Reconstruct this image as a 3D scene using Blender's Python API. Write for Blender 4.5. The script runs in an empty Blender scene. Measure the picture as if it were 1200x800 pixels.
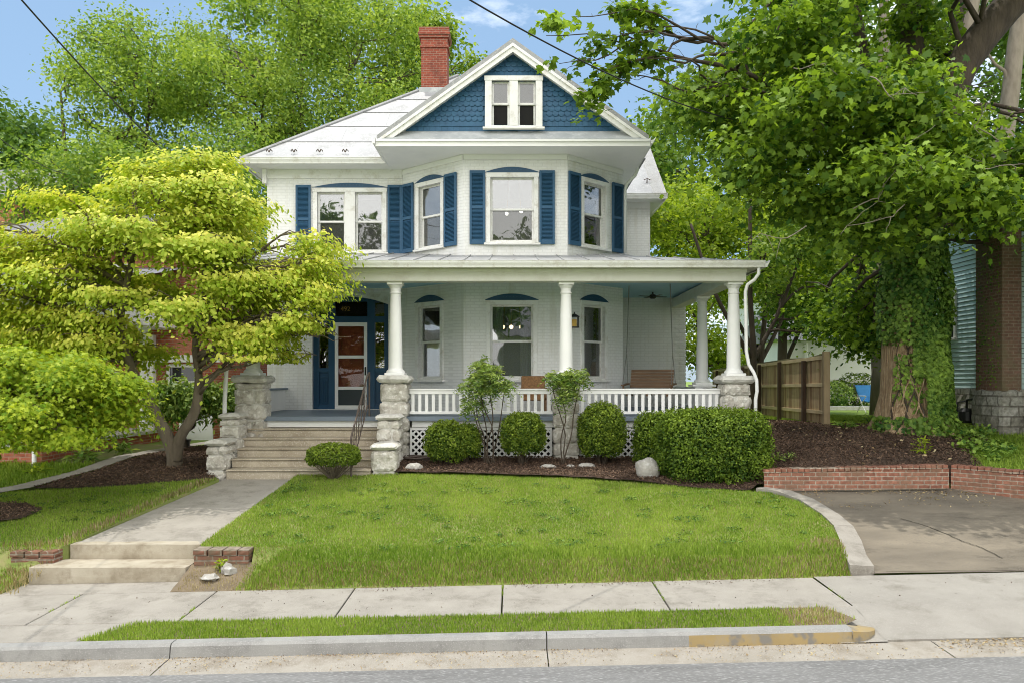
import bpy, bmesh, math, random
import numpy as np
from mathutils import Vector, Matrix, noise
from mathutils.geometry import delaunay_2d_cdt

random.seed(7)
RNG = np.random.default_rng(11)
scene = bpy.context.scene
COL = scene.collection
R = math.radians
CZ = 2.85                                   # eye height above the gutter

def px(x, y, Y):
    """world point of a photo pixel (1200 x 800) at depth Y: used only to survey the place"""
    return Vector(((x - 600) / 900 * Y, Y, CZ + (445 - y) / 900 * Y))

# ------------------------------------------------------------------ materials
def new_mat(name):
    m = bpy.data.materials.new(name); m.use_nodes = True
    nt = m.node_tree; nt.nodes.clear()
    out = nt.nodes.new('ShaderNodeOutputMaterial')
    return m, nt, out

def N(nt, t, **kw):
    n = nt.nodes.new(t)
    for k, v in kw.items():
        if k in n.inputs: n.inputs[k].default_value = v
        else: setattr(n, k, v)
    return n

def ramp(nt, fac, stops):
    r = nt.nodes.new('ShaderNodeValToRGB')
    el = r.color_ramp.elements
    while len(el) > 1: el.remove(el[-1])
    for i, (p, c) in enumerate(stops):
        e = el[0] if i == 0 else el.new(p)
        e.position = p; e.color = (*c, 1)
    nt.links.new(fac, r.inputs[0])
    return r

def mixc(nt, fac, a, b, blend='MIX'):
    m = nt.nodes.new('ShaderNodeMix'); m.data_type = 'RGBA'; m.blend_type = blend
    for sock, v in ((m.inputs[0], fac), (m.inputs[6], a), (m.inputs[7], b)):
        if hasattr(v, 'is_linked') or hasattr(v, 'links'): nt.links.new(v, sock)
        elif isinstance(v, (int, float)): sock.default_value = v
        else: sock.default_value = (*v, 1)
    return m.outputs[2]

def surf(name, c1, c2=None, scale=3.0, rough=.6, bump=0.0, bscale=40.0, grime=None, gscale=1.2, spec=.4, metal=0,
         fine=None, fscale=60, stretch=(1, 1, 1), dist=.01):
    m, nt, out = new_mat(name)
    b = N(nt, 'ShaderNodeBsdfPrincipled', Roughness=rough, Metallic=metal)
    b.inputs['Specular IOR Level'].default_value = spec
    tc = N(nt, 'ShaderNodeTexCoord')
    mp = N(nt, 'ShaderNodeMapping', Scale=stretch)
    nt.links.new(tc.outputs['Object'], mp.inputs[0])
    v = mp.outputs[0]
    n1 = N(nt, 'ShaderNodeTexNoise', Scale=scale, Detail=6.0, Roughness=.6)
    nt.links.new(v, n1.inputs['Vector'])
    c2 = c2 or tuple(x * .88 for x in c1)
    r = ramp(nt, n1.outputs['Fac'], [(.35, c1), (.68, c2)])
    col = r.outputs[0]
    if grime:
        n2 = N(nt, 'ShaderNodeTexNoise', Scale=gscale, Detail=9.0, Roughness=.72)
        nt.links.new(v, n2.inputs['Vector'])
        g = ramp(nt, n2.outputs['Fac'], [(.5, (0, 0, 0)), (.72, (1, 1, 1))])
        col = mixc(nt, g.outputs[0], col, grime)
    if fine:
        n3 = N(nt, 'ShaderNodeTexNoise', Scale=fscale, Detail=3.0)
        nt.links.new(v, n3.inputs['Vector'])
        g = ramp(nt, n3.outputs['Fac'], [(.55, (0, 0, 0)), (.66, (1, 1, 1))])
        col = mixc(nt, g.outputs[0], col, fine)
    nt.links.new(col, b.inputs['Base Color'])
    if bump:
        nb = N(nt, 'ShaderNodeTexNoise', Scale=bscale, Detail=5.0)
        nt.links.new(v, nb.inputs['Vector'])
        bp = N(nt, 'ShaderNodeBump', Strength=bump, Distance=dist)
        nt.links.new(nb.outputs['Fac'], bp.inputs['Height'])
        nt.links.new(bp.outputs[0], b.inputs['Normal'])
    nt.links.new(b.outputs[0], out.inputs[0])
    return m

def brick(name, c1, c2, mortar, bw=.22, bh=.075, ms=.012, bump=.6, rough=.8, grime=None, gscale=1.0, gr=(.45, .7), mott=(.72, 1.1), diag=False, streak=None):
    m, nt, out = new_mat(name)
    b = N(nt, 'ShaderNodeBsdfPrincipled', Roughness=rough)
    b.inputs['Specular IOR Level'].default_value = .3
    tc = N(nt, 'ShaderNodeTexCoord'); sp = N(nt, 'ShaderNodeSeparateXYZ')
    nt.links.new(tc.outputs['Object'], sp.inputs[0])
    ad = N(nt, 'ShaderNodeMath', operation='SUBTRACT' if diag else 'ADD')
    nt.links.new(sp.outputs[0], ad.inputs[0]); nt.links.new(sp.outputs[1], ad.inputs[1])
    cb = N(nt, 'ShaderNodeCombineXYZ')
    nt.links.new(ad.outputs[0], cb.inputs[0]); nt.links.new(sp.outputs[2], cb.inputs[1])
    bt = N(nt, 'ShaderNodeTexBrick', Scale=1.0)
    bt.inputs['Brick Width'].default_value = bw; bt.inputs['Row Height'].default_value = bh
    bt.inputs['Mortar Size'].default_value = ms; bt.inputs['Mortar Smooth'].default_value = .3
    bt.inputs['Color1'].default_value = (*c1, 1); bt.inputs['Color2'].default_value = (*c2, 1)
    bt.inputs['Mortar'].default_value = (*mortar, 1)
    nw = N(nt, 'ShaderNodeTexNoise', Scale=9.0, Detail=3.0)
    nt.links.new(tc.outputs['Object'], nw.inputs['Vector'])
    vm = N(nt, 'ShaderNodeVectorMath', operation='MULTIPLY_ADD')
    nt.links.new(nw.outputs['Color'], vm.inputs[0]); vm.inputs[1].default_value = (.012, .012, 0)
    nt.links.new(cb.outputs[0], vm.inputs[2]); nt.links.new(vm.outputs[0], bt.inputs['Vector'])
    col = bt.outputs['Color']
    n2 = N(nt, 'ShaderNodeTexNoise', Scale=14.0, Detail=6.0)
    nt.links.new(tc.outputs['Object'], n2.inputs['Vector'])
    g2 = ramp(nt, n2.outputs['Fac'], [(.3, (mott[0],) * 3), (.7, (mott[1],) * 3)])
    col = mixc(nt, 1.0, col, g2.outputs[0], 'MULTIPLY')
    if grime:
        n3 = N(nt, 'ShaderNodeTexNoise', Scale=gscale, Detail=8.0, Roughness=.7)
        nt.links.new(tc.outputs['Object'], n3.inputs['Vector'])
        g = ramp(nt, n3.outputs['Fac'], [(gr[0], (0, 0, 0)), (gr[1], (1, 1, 1))])
        col = mixc(nt, g.outputs[0], col, grime)
    if streak:
        mp2 = N(nt, 'ShaderNodeMapping', Scale=(5.0, 5.0, .35)); nt.links.new(tc.outputs['Object'], mp2.inputs[0])
        n5 = N(nt, 'ShaderNodeTexNoise', Scale=1.0, Detail=5.0, Roughness=.65); nt.links.new(mp2.outputs[0], n5.inputs['Vector'])
        g5 = ramp(nt, n5.outputs['Fac'], [(.52, (0, 0, 0)), (.75, (1, 1, 1))])
        col = mixc(nt, g5.outputs[0], col, streak)
    nt.links.new(col, b.inputs['Base Color'])
    nb = N(nt, 'ShaderNodeTexNoise', Scale=50.0, Detail=4.0)
    nt.links.new(tc.outputs['Object'], nb.inputs['Vector'])
    ms_ = N(nt, 'ShaderNodeMath', operation='MULTIPLY_ADD')
    nt.links.new(nb.outputs['Fac'], ms_.inputs[0]); ms_.inputs[1].default_value = .35
    inv = N(nt, 'ShaderNodeMath', operation='SUBTRACT'); inv.inputs[0].default_value = 1
    nt.links.new(bt.outputs['Fac'], inv.inputs[1]); nt.links.new(inv.outputs[0], ms_.inputs[2])
    bp = N(nt, 'ShaderNodeBump', Strength=bump, Distance=.008)
    nt.links.new(ms_.outputs[0], bp.inputs['Height']); nt.links.new(bp.outputs[0], b.inputs['Normal'])
    nt.links.new(b.outputs[0], out.inputs[0])
    return m

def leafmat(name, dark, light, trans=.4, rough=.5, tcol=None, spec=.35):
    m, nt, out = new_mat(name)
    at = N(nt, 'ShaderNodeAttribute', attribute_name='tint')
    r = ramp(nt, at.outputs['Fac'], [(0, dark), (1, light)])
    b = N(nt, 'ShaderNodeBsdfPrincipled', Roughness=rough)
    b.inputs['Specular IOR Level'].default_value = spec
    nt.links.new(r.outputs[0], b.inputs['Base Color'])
    t = N(nt, 'ShaderNodeBsdfTranslucent')
    tc = mixc(nt, 1.0, r.outputs[0], tcol or (1.25, 1.2, .5), 'MULTIPLY')
    nt.links.new(tc, t.inputs[0])
    mx = N(nt, 'ShaderNodeMixShader', Fac=trans)
    nt.links.new(b.outputs[0], mx.inputs[1]); nt.links.new(t.outputs[0], mx.inputs[2])
    nt.links.new(mx.outputs[0], out.inputs[0])
    return m

def glassmat(name, refl=.22, tint=(.75, .78, .78), film=0.0, filmcol=(.2, .2, .19), fk=.8):
    m, nt, out = new_mat(name)
    tr = N(nt, 'ShaderNodeBsdfTransparent'); tr.inputs[0].default_value = (*tint, 1)
    gl = N(nt, 'ShaderNodeBsdfGlossy', Roughness=.015)
    gl.inputs[0].default_value = (1, 1, 1, 1)
    # slightly wavy old glass
    tc = N(nt, 'ShaderNodeTexCoord')
    nb = N(nt, 'ShaderNodeTexNoise', Scale=1.6, Detail=1.0)
    nt.links.new(tc.outputs['Object'], nb.inputs['Vector'])
    bp = N(nt, 'ShaderNodeBump', Strength=.12, Distance=.03)
    nt.links.new(nb.outputs['Fac'], bp.inputs['Height']); nt.links.new(bp.outputs[0], gl.inputs['Normal'])
    fr = N(nt, 'ShaderNodeFresnel', IOR=1.5)
    ma = N(nt, 'ShaderNodeMath', operation='MULTIPLY_ADD'); ma.inputs[1].default_value = fk; ma.inputs[2].default_value = refl
    nt.links.new(fr.outputs[0], ma.inputs[0])
    mx = N(nt, 'ShaderNodeMixShader')
    nt.links.new(ma.outputs[0], mx.inputs[0]); nt.links.new(tr.outputs[0], mx.inputs[1]); nt.links.new(gl.outputs[0], mx.inputs[2])
    last = mx.outputs[0]
    if film:
        df = N(nt, 'ShaderNodeBsdfDiffuse'); df.inputs[0].default_value = (*filmcol, 1)
        m2 = N(nt, 'ShaderNodeMixShader', Fac=film)
        nt.links.new(last, m2.inputs[1]); nt.links.new(df.outputs[0], m2.inputs[2]); last = m2.outputs[0]
    nt.links.new(last, out.inputs[0])
    return m

def emis(name, col, s):
    m, nt, out = new_mat(name)
    e = N(nt, 'ShaderNodeEmission', Strength=s); e.inputs[0].default_value = (*col, 1)
    nt.links.new(e.outputs[0], out.inputs[0]); return m

M = {}
M['wall'] = brick('painted_brick', (.86, .86, .85), (.83, .83, .82), (.76, .76, .75), bump=.28, rough=.55, grime=(.72, .705, .65), gscale=.8, gr=(.52, .86), mott=(.95, 1.01), streak=(.68, .665, .61))
M['trim'] = surf('trim_white', (.84, .84, .825), (.79, .785, .76), 2.0, .5, bump=.15, bscale=60, grime=(.56, .53, .46), gscale=3.4)
M['beam'] = surf('beam_cream', (.76, .76, .70), (.71, .71, .64), 1.2, .5, grime=(.62, .60, .52), gscale=1.6)
M['rail'] = surf('rail_white', (.87, .87, .855), (.83, .83, .82), 3, .45)
M['roof'] = surf('roof_metal', (.36, .365, .368), (.28, .285, .29), 1.1, .5, grime=(.22, .22, .215), gscale=1.9, bump=.25, bscale=5, dist=.03, fine=(.40, .40, .40), fscale=18, stretch=(1, .6, 1))
M['pent'] = surf('pent_metal', (.42, .44, .44), (.33, .35, .36), 3, .5, grime=(.55, .56, .56), gscale=4)
M['blue'] = surf('shutter_blue', (.033, .105, .195), (.027, .085, .165), 3, .5, spec=.35, grime=(.045, .12, .21), gscale=3)
M['navy'] = surf('door_blue', (.018, .075, .15), (.015, .06, .125), 2, .4)
M['shingle'] = surf('shingle_blue', (.030, .115, .215), (.019, .08, .16), 6, .55, bump=.3, bscale=30, grime=(.04, .125, .22), gscale=9)
M['ceil'] = surf('ceiling_blue', (.40, .66, .80), (.37, .62, .76), 1, .5)
M['floor'] = surf('porch_floor', (.19, .23, .28), (.16, .20, .25), 1.5, .5)
M['sand'] = surf('sandstone_steps', (.47, .41, .32), (.38, .32, .24), 3.5, .8, bump=.35, bscale=30, grime=(.30, .25, .185), gscale=2.5, fine=(.54, .49, .41), fscale=35)
M['stone'] = surf('rock_face_stone', (.60, .575, .52), (.40, .37, .32), 2.6, .85, bump=.9, bscale=16, grime=(.27, .24, .195), gscale=4.0, fine=(.68, .66, .61), fscale=11, dist=.03)
M['cap'] = surf('stone_cap', (0.638, 0.627, 0.583), (0.528, 0.506, 0.462), 4, .85, bump=.6, bscale=22, grime=(0.363, 0.341, 0.297), gscale=5, dist=.02)
M['chim'] = brick('chimney_brick', (.33, .075, .042), (.23, .05, .03), (.32, .20, .15), bw=.2, bh=.07, ms=.009, grime=(.09, .035, .028), gscale=1.5, gr=(.55, .78))
M['brick'] = brick('retaining_brick', (.37, .165, .11), (.25, .105, .07), (.40, .33, .26), ms=.011, grime=(.20, .13, .085), gscale=3.2, gr=(.46, .72), mott=(.6, 1.15))
M['brickd'] = brick('retaining_brick_diagonal', (.37, .165, .11), (.25, .105, .07), (.40, .33, .26), ms=.011, grime=(.20, .13, .085), gscale=3.2, gr=(.46, .72), mott=(.6, 1.15), bw=.31, diag=True)
M['mossbrick'] = brick('mossy_brick', (.27, .12, .08), (.20, .09, .06), (.30, .25, .20), ms=.012, grime=(.13, .11, .07), gscale=5, gr=(.42, .66))
M['redbrick'] = brick('red_brick', (.46, .13, .07), (.36, .09, .05), (.42, .27, .20), grime=(.50, .21, .13), gscale=1.2)
M['oldbrick'] = brick('old_brick', (.24, .13, .095), (.18, .10, .07), (.26, .19, .14), grime=(.17, .145, .08), gscale=1.5)
M['walk'] = surf('walk_concrete', (.335, .31, .27), (.265, .243, .21), 2.2, .85, bump=.4, bscale=90, grime=(.165, .147, .12), gscale=2.6, fine=(.37, .345, .305), fscale=110)
M['curb'] = surf('curb_concrete', (0.31, 0.306, 0.288), (0.238, 0.234, 0.223), 2.2, .85, bump=.4, bscale=70, grime=(0.18, 0.176, 0.169), gscale=3.0, fine=(0.346, 0.338, 0.324), fscale=90)
M['gutter'] = surf('gutter_concrete', (.34, .31, .265), (.275, .248, .205), 2.4, .9, bump=.35, bscale=80, grime=(.19, .155, .11), gscale=2.2, fine=(.39, .365, .32), fscale=100)
M['stepc'] = surf('step_concrete', (0.44, 0.396, 0.314), (0.332, 0.288, 0.216), 2.6, .85, bump=.4, bscale=60, grime=(0.234, 0.193, 0.134), gscale=3.5)
M['asph'] = surf('asphalt', (.215, .212, .206), (.168, .166, .161), 1.6, .9, bump=.8, bscale=120, fine=(.36, .355, .345), fscale=85, grime=(.125, .122, .118), gscale=1.3, stretch=(.22, 1.6, 1))
M['drive'] = surf('driveway_concrete', (.235, .20, .15), (.11, .094, .073), .8, .88, bump=.5, bscale=45, grime=(.048, .041, .033), gscale=1.15, fine=(.17, .15, .12), fscale=55, stretch=(.55, 1.2, 1))
M['apron'] = surf('apron_concrete', (.32, .30, .265), (.255, .237, .208), 1.5, .88, bump=.4, bscale=80, grime=(.175, .16, .13), gscale=2.2, fine=(.36, .34, .305), fscale=100)
M['crack'] = surf('crack_dark', (.05, .045, .035), (.08, .07, .05), 6, .95)
M['yellow'] = surf('worn_yellow_paint', (.36, .265, .12), (.29, .215, .10), 3, .75, grime=(.27, .25, .21), gscale=2.0, fine=(.20, .185, .16), fscale=6)
M['soil'] = surf('lawn_soil', (.17, .225, .05), (.25, .26, .09), 3, .95, bump=.6, bscale=40, grime=(.26, .21, .11), gscale=2.0)
M['earth'] = surf('bare_earth', (.20, .155, .10), (.13, .10, .065), 4, .95, bump=.7, bscale=40)
M['far'] = surf('far_grass', (.16, .25, .035), (.21, .29, .05), 2, .95, bump=.6, bscale=30)
M['mulch'] = surf('mulch_base', (.085, .053, .036), (.052, .032, .022), 9, .95, bump=1.0, bscale=45, dist=.03, fine=(.14, .092, .066), fscale=50)
M['bark'] = surf('bark_grey', (.20, .165, .12), (.11, .088, .062), 5, .9, bump=1.0, bscale=18, stretch=(1, 1, .25), dist=.03)
M['barkd'] = surf('bark_dark', (.085, .065, .046), (.05, .038, .028), 6, .9, bump=1.0, bscale=18, stretch=(1, 1, .25), dist=.03)
M['barkt'] = surf('bark_tan', (.56, .40, .24), (.26, .165, .09), 7, .9, bump=1.0, bscale=14, stretch=(2.2, 2.2, .16), dist=.10, fine=(.66, .52, .34), fscale=26)
M['barkp'] = surf('bark_pale', (0.259, 0.223, 0.18), (0.173, 0.144, 0.112), 6, .9, bump=.6, bscale=18, stretch=(1, 1, .3))
M['fence'] = surf('fence_wood', (.46, .35, .20), (.32, .225, .12), 2.5, .8, bump=.3, bscale=20, stretch=(4, 4, .5), grime=(.17, .11, .065), gscale=1.8)
M['fenced'] = surf('fence_wood_brown', (.30, .19, .10), (.20, .12, .065), 2.5, .8, bump=.3, bscale=20, stretch=(4, 4, .5), grime=(.12, .075, .045), gscale=1.8)
M['fencer'] = surf('fence_rail_wood', (.52, .42, .26), (.42, .32, .18), 2.5, .8)
M['fencep'] = surf('fence_post_wood', (.10, .065, .042), (.07, .045, .03), 3, .85, stretch=(3, 3, .5))
M['fencen'] = surf('fence_end_wood', (.35, .27, .16), (.26, .19, .11), 3, .85, stretch=(3, 3, .5))
M['fencem'] = surf('fence_cap_wood', (.20, .17, .085), (.12, .11, .05), 5, .85, stretch=(3, 3, .5))
M['swing'] = surf('swing_wood', (.25, .145, .075), (.155, .085, .042), 4, .55, stretch=(.6, .6, 6))
M['wicker'] = surf('wicker', (.34, .18, .075), (.17, .085, .035), 30, .7, bump=1, bscale=60)
M['iron'] = surf('rusty_iron', (.14, .11, .095), (.08, .06, .05), 20, .6, metal=.3)
M['black'] = surf('black_metal', (.018, .018, .018), (.03, .03, .03), 5, .4)
M['brass'] = surf('brass', (.5, .33, .09), (.4, .25, .06), 8, .35, metal=.7)
M['chain'] = surf('rope', (.24, .235, .22), (.20, .195, .185), 20, .6)
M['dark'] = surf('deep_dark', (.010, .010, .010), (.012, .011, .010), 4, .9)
M['room'] = surf('room_plaster', (.34, .32, .285), (.30, .28, .25), 1, .8)
M['roomf'] = surf('room_floor', (.14, .085, .045), (.11, .065, .035), 2, .6)
M['shade'] = surf('roller_shade', (.66, .62, .48), (.60, .56, .42), 2, .8, stretch=(1, 1, 14))
M['curtain'] = surf('sheer_curtain', (.55, .55, .53), (.40, .40, .385), 5, .9, stretch=(9, 9, .4))
M['reddoor'] = surf('varnished_door', (.23, .055, .025), (.145, .034, .015), 3, .35, grime=(.34, .12, .045), gscale=7, spec=.5)
M['kick'] = surf('kick_panel', (.022, .035, .042), (.02, .03, .036), 3, .35)
M['siding'] = surf('siding_teal', (.66, .87, .88), (.60, .80, .81), .8, .55, bump=.05, bscale=30)
M['sidedark'] = surf('siding_painted_lap_shade', (.10, .14, .145), (.08, .12, .125), 1, .7)
M['sidingw'] = surf('siding_white', (.74, .74, .73), (.70, .70, .69), 1, .55)
M['rubble'] = brick('rubble_stone', (.42, .41, .37), (.27, .255, .22), (.20, .185, .16), bw=.42, bh=.23, ms=.022, bump=1.0, rough=.9, grime=(.22, .20, .165), gscale=3.0, gr=(.5, .75), mott=(.6, 1.25))
M['slate'] = surf('grey_roof', (.20, .20, .21), (.15, .15, .16), 3, .7)
M['wire'] = surf('cable_black', (.012, .012, .013), (.018, .018, .018), 3, .6)
M['bluecloth'] = surf('blue_cloth', (.035, .22, .50), (.03, .18, .42), 3, .7)
M['rock'] = surf('boulder', (.40, .385, .35), (.29, .27, .24), 5, .9, bump=.9, bscale=18, fine=(.48, .47, .44), fscale=16, dist=.02)
M['copper'] = surf('lamp_shade_orange', (.50, .14, .03), (.42, .11, .02), 3, .6)
M['glass'] = glassmat('window_glass', .13)
M['screen'] = glassmat('screened_glass', .08, film=.20, filmcol=(.22, .215, .205))
M['bright'] = glassmat('upper_glass', .17, film=.04, filmcol=(.40, .42, .44))
M['doorglass'] = glassmat('door_glass', .0, tint=(.98, .92, .9), fk=.45)
M['bulb'] = emis('lit_bulb', (1, .93, .78), 9.0)
M['bulbw'] = emis('lit_bulb_warm', (1, .72, .38), 7.0)
# foliage
M['lf_dog'] = leafmat('dogwood_leaf', (.33, .46, .035), (.95, .89, .20), .45, tcol=(1.03, 1.02, .5), spec=.2)
M['lf_jap'] = leafmat('lacy_maple_leaf', (.17, .30, .022), (.48, .56, .05), .45, spec=.2)
M['lf_map'] = leafmat('broad_maple_leaf', (.036, .098, .013), (.31, .46, .055), .45, rough=.5, spec=.22)
M['lf_ivy'] = leafmat('ivy_leaf', (.04, .115, .018), (.36, .52, .09), .25, rough=.5, spec=.22)
M['lf_bgl'] = leafmat('light_tree_leaf', (.10, .20, .03), (.41, .53, .11), .45, spec=.2)
M['lf_bgd'] = leafmat('dark_tree_leaf', (.05, .12, .022), (.17, .28, .05), .38, spec=.2)
M['lf_lime'] = leafmat('lime_tree_leaf', (.15, .26, .024), (.40, .51, .06), .48, spec=.2)
M['lf_box'] = leafmat('boxwood_leaf', (.04, .09, .01), (.27, .36, .04), .3, rough=.5, spec=.2)
M['lf_hedge'] = leafmat('hedge_leaf', (.032, .08, .01), (.26, .37, .04), .3, rough=.5, spec=.2)
M['lf_nan'] = leafmat('nandina_leaf', (.10, .21, .05), (.42, .52, .14), .35, spec=.25)
M['lf_rho'] = leafmat('rhododendron_leaf', (.08, .19, .03), (.42, .54, .13), .3, rough=.45, spec=.3)
M['grass'] = leafmat('grass_blade', (.17, .31, .028), (.50, .64, .13), .4, rough=.6, spec=.12)
M['dry'] = leafmat('dry_grass_blade', (.30, .23, .10), (.60, .52, .30), .3, rough=.8, spec=.1)
M['chip'] = leafmat('bark_chip', (.045, .028, .02), (.22, .145, .10), .0, rough=.9, spec=.12, tcol=(1, 1, 1))
M['litter'] = leafmat('fallen_leaf', (.30, .20, .09), (.55, .47, .28), .1, rough=.8, spec=.2, tcol=(1, 1, 1))

# ------------------------------------------------------------------ mesh builder
class Frame:
    """vertical wall plane through p0-p1; u along, w outwards, z up"""
    def __init__(s, p0, p1):
        s.p0 = Vector((*p0, 0)); d = Vector((p1[0] - p0[0], p1[1] - p0[1], 0))
        s.len = d.length; s.d = d.normalized(); s.n = Vector((s.d.y, -s.d.x, 0))
    def pt(s, u, w, z): return s.p0 + s.d * u + s.n * w + Vector((0, 0, z))

class MB:
    def __init__(s): s.v = []; s.f = []; s.mi = []; s.cur = 0
    def face(s, pts):
        b = len(s.v); s.v += [tuple(p) for p in pts]
        s.f.append(tuple(range(b, b + len(pts)))); s.mi.append(s.cur)
    def hexa(s, p):                       # p: 8 corners, bottom ring 0-3, top ring 4-7
        b = len(s.v); s.v += [tuple(q) for q in p]
        for q in ((3, 2, 1, 0), (4, 5, 6, 7), (0, 1, 5, 4), (1, 2, 6, 5), (2, 3, 7, 6), (3, 0, 4, 7)):
            s.f.append(tuple(b + i for i in q)); s.mi.append(s.cur)
    def box(s, x0, x1, y0, y1, z0, z1):
        s.hexa([(x0, y0, z0), (x1, y0, z0), (x1, y1, z0), (x0, y1, z0), (x0, y0, z1), (x1, y0, z1), (x1, y1, z1), (x0, y1, z1)])
    def fbox(s, F, u0, u1, w0, w1, z0, z1):
        s.hexa([F.pt(u0, w1, z0), F.pt(u1, w1, z0), F.pt(u1, w0, z0), F.pt(u0, w0, z0),
                F.pt(u0, w1, z1), F.pt(u1, w1, z1), F.pt(u1, w0, z1), F.pt(u0, w0, z1)])
    def bar(s, a, b, w, h, up=Vector((0, 0, 1))):
        a = Vector(a); b = Vector(b); d = (b - a).normalized()
        x = d.cross(up)
        if x.length < 1e-4: x = d.cross(Vector((0, 1, 0)))
        x.normalize(); y = x.cross(d).normalized()
        x *= w / 2; y *= h / 2
        s.hexa([a - x - y, a + x - y, b + x - y, b - x - y, a - x + y, a + x + y, b + x + y, b - x + y])
    def prism(s, poly, ext):              # poly: 3D points; ext: vector
        e = Vector(ext); n = len(poly); b = len(s.v)
        s.v += [tuple(Vector(p)) for p in poly] + [tuple(Vector(p) + e) for p in poly]
        s.f.append(tuple(range(b, b + n))); s.mi.append(s.cur)
        s.f.append(tuple(range(b + 2 * n - 1, b + n - 1, -1))); s.mi.append(s.cur)
        for i in range(n):
            j = (i + 1) % n
            s.f.append((b + j, b + i, b + n + i, b + n + j)); s.mi.append(s.cur)
    def lathe(s, cx, cy, prof, n=20, sq=False):
        b = len(s.v)
        for (r, z) in prof:
            for i in range(n):
                a = 2 * math.pi * i / n
                s.v.append((cx + r * math.cos(a), cy + r * math.sin(a), z))
        for k in range(len(prof) - 1):
            for i in range(n):
                j = (i + 1) % n
                s.f.append((b + k * n + i, b + k * n + j, b + (k + 1) * n + j, b + (k + 1) * n + i)); s.mi.append(s.cur)
        s.f.append(tuple(b + (len(prof) - 1) * n + i for i in range(n))); s.mi.append(s.cur)
        s.f.append(tuple(b + n - 1 - i for i in range(n))); s.mi.append(s.cur)
    def tube(s, pts, rad, n=8):
        pts = [Vector(p) for p in pts]
        if not hasattr(rad, '__len__'): rad = [rad] * len(pts)
        b = len(s.v); x = None
        for k, p in enumerate(pts):
            d = (pts[min(k + 1, len(pts) - 1)] - pts[max(k - 1, 0)])
            if d.length < 1e-6: d = Vector((0, 0, 1))
            d.normalize()
            if x is None:
                x = d.cross(Vector((0, 0, 1)))
                if x.length < .05: x = d.cross(Vector((0, 1, 0)))
            x = (x - d * x.dot(d)).normalized(); y = d.cross(x)
            for i in range(n):
                a = 2 * math.pi * i / n
                s.v.append(tuple(p + (x * math.cos(a) + y * math.sin(a)) * rad[k]))
        for k in range(len(pts) - 1):
            for i in range(n):
                j = (i + 1) % n
                s.f.append((b + k * n + i, b + k * n + j, b + (k + 1) * n + j, b + (k + 1) * n + i)); s.mi.append(s.cur)
        s.f.append(tuple(b + n - 1 - i for i in range(n))); s.mi.append(s.cur)
        e = b + (len(pts) - 1) * n
        s.f.append(tuple(e + i for i in range(n))); s.mi.append(s.cur)
    def rough(s, x0, x1, y0, y1, z0, z1, amp=.02, seed=0, st=.09, rnd=.25):
        """a rock-faced block: gridded box pushed about by noise, edges pulled in"""
        c = Vector(((x0 + x1) / 2, (y0 + y1) / 2, (z0 + z1) / 2)); hh = Vector(((x1 - x0) / 2, (y1 - y0) / 2, (z1 - z0) / 2))
        n = [max(2, int(2 * q / st)) for q in hh]
        idx = {}
        def vid(i, j, k):
            key = (i, j, k)
            if key not in idx:
                q = Vector((i / n[0] * 2 - 1, j / n[1] * 2 - 1, k / n[2] * 2 - 1))
                p = Vector((q.x * hh.x, q.y * hh.y, q.z * hh.z))
                on = [abs(abs(t) - 1) < 1e-6 for t in q]
                if sum(on) >= 2:
                    pull = amp * rnd * 3
                    for t in range(3):
                        if on[t]: p[t] -= math.copysign(pull, p[t])
                nz = noise.noise((p + c) * 7 + Vector((seed * 3.1, seed, 0))) + .5 * noise.noise((p + c) * 17 + Vector((seed, 5, 1)))
                nv = Vector([math.copysign(1, q[t]) if on[t] else 0 for t in range(3)])
                if nv.length: nv.normalize()
                p += nv * amp * nz
                idx[key] = len(s.v); s.v.append(tuple(c + p))
            return idx[key]
        for ax in range(3):
            o = [t for t in range(3) if t != ax]
            for side in (0, n[ax]):
                for i in range(n[o[0]]):
                    for j in range(n[o[1]]):
                        q = []
                        for (a, b_) in ((0, 0), (1, 0), (1, 1), (0, 1)):
                            t = [0, 0, 0]; t[ax] = side; t[o[0]] = i + a; t[o[1]] = j + b_
                            q.append(vid(*t))
                        flip = (side == 0) != (ax == 1)
                        s.f.append(tuple(q[::-1] if flip else q)); s.mi.append(s.cur)
    def build(s, name, mats, parent=None, smooth=False, bevel=0, origin=None):
        me = bpy.data.meshes.new(name)
        off = Vector((0, 0, 0))
        if parent is not None: off = wloc(parent)
        elif origin is not None: off = Vector(origin)
        me.from_pydata([(x - off.x, y - off.y, z - off.z) for (x, y, z) in s.v], [], s.f)
        if not isinstance(mats, (list, tuple)): mats = [mats]
        for m in mats: me.materials.append(m)
        if len(mats) > 1: me.polygons.foreach_set('material_index', s.mi)
        if smooth: me.polygons.foreach_set('use_smooth', [True] * len(me.polygons))
        me.update()
        o = bpy.data.objects.new(name, me); COL.objects.link(o)
        if parent is not None: o.parent = parent
        elif origin is not None: o.location = off
        if bevel:
            b = o.modifiers.new('bevel', 'BEVEL'); b.width = bevel; b.segments = 1; b.limit_method = 'ANGLE'; b.angle_limit = R(40)
        return o

def wloc(o):
    l = Vector((0, 0, 0))
    while o is not None: l = l + o.location; o = o.parent
    return l

def thing(name, label, cat, loc, group=None):
    o = bpy.data.objects.new(name, None); COL.objects.link(o); o.location = loc
    o.empty_display_size = .3
    o['label'] = label; o['category'] = cat
    if group: o['group'] = group
    return o
def tag(o, label, cat, group=None):
    o['label'] = label; o['category'] = cat
    if group: o['group'] = group
    return o
def struct(o): o['kind'] = 'structure'; return o
def stuff(o, label=None, cat=None):
    o['kind'] = 'stuff'
    if label: o['label'] = label; o['category'] = cat
    return o

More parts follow.
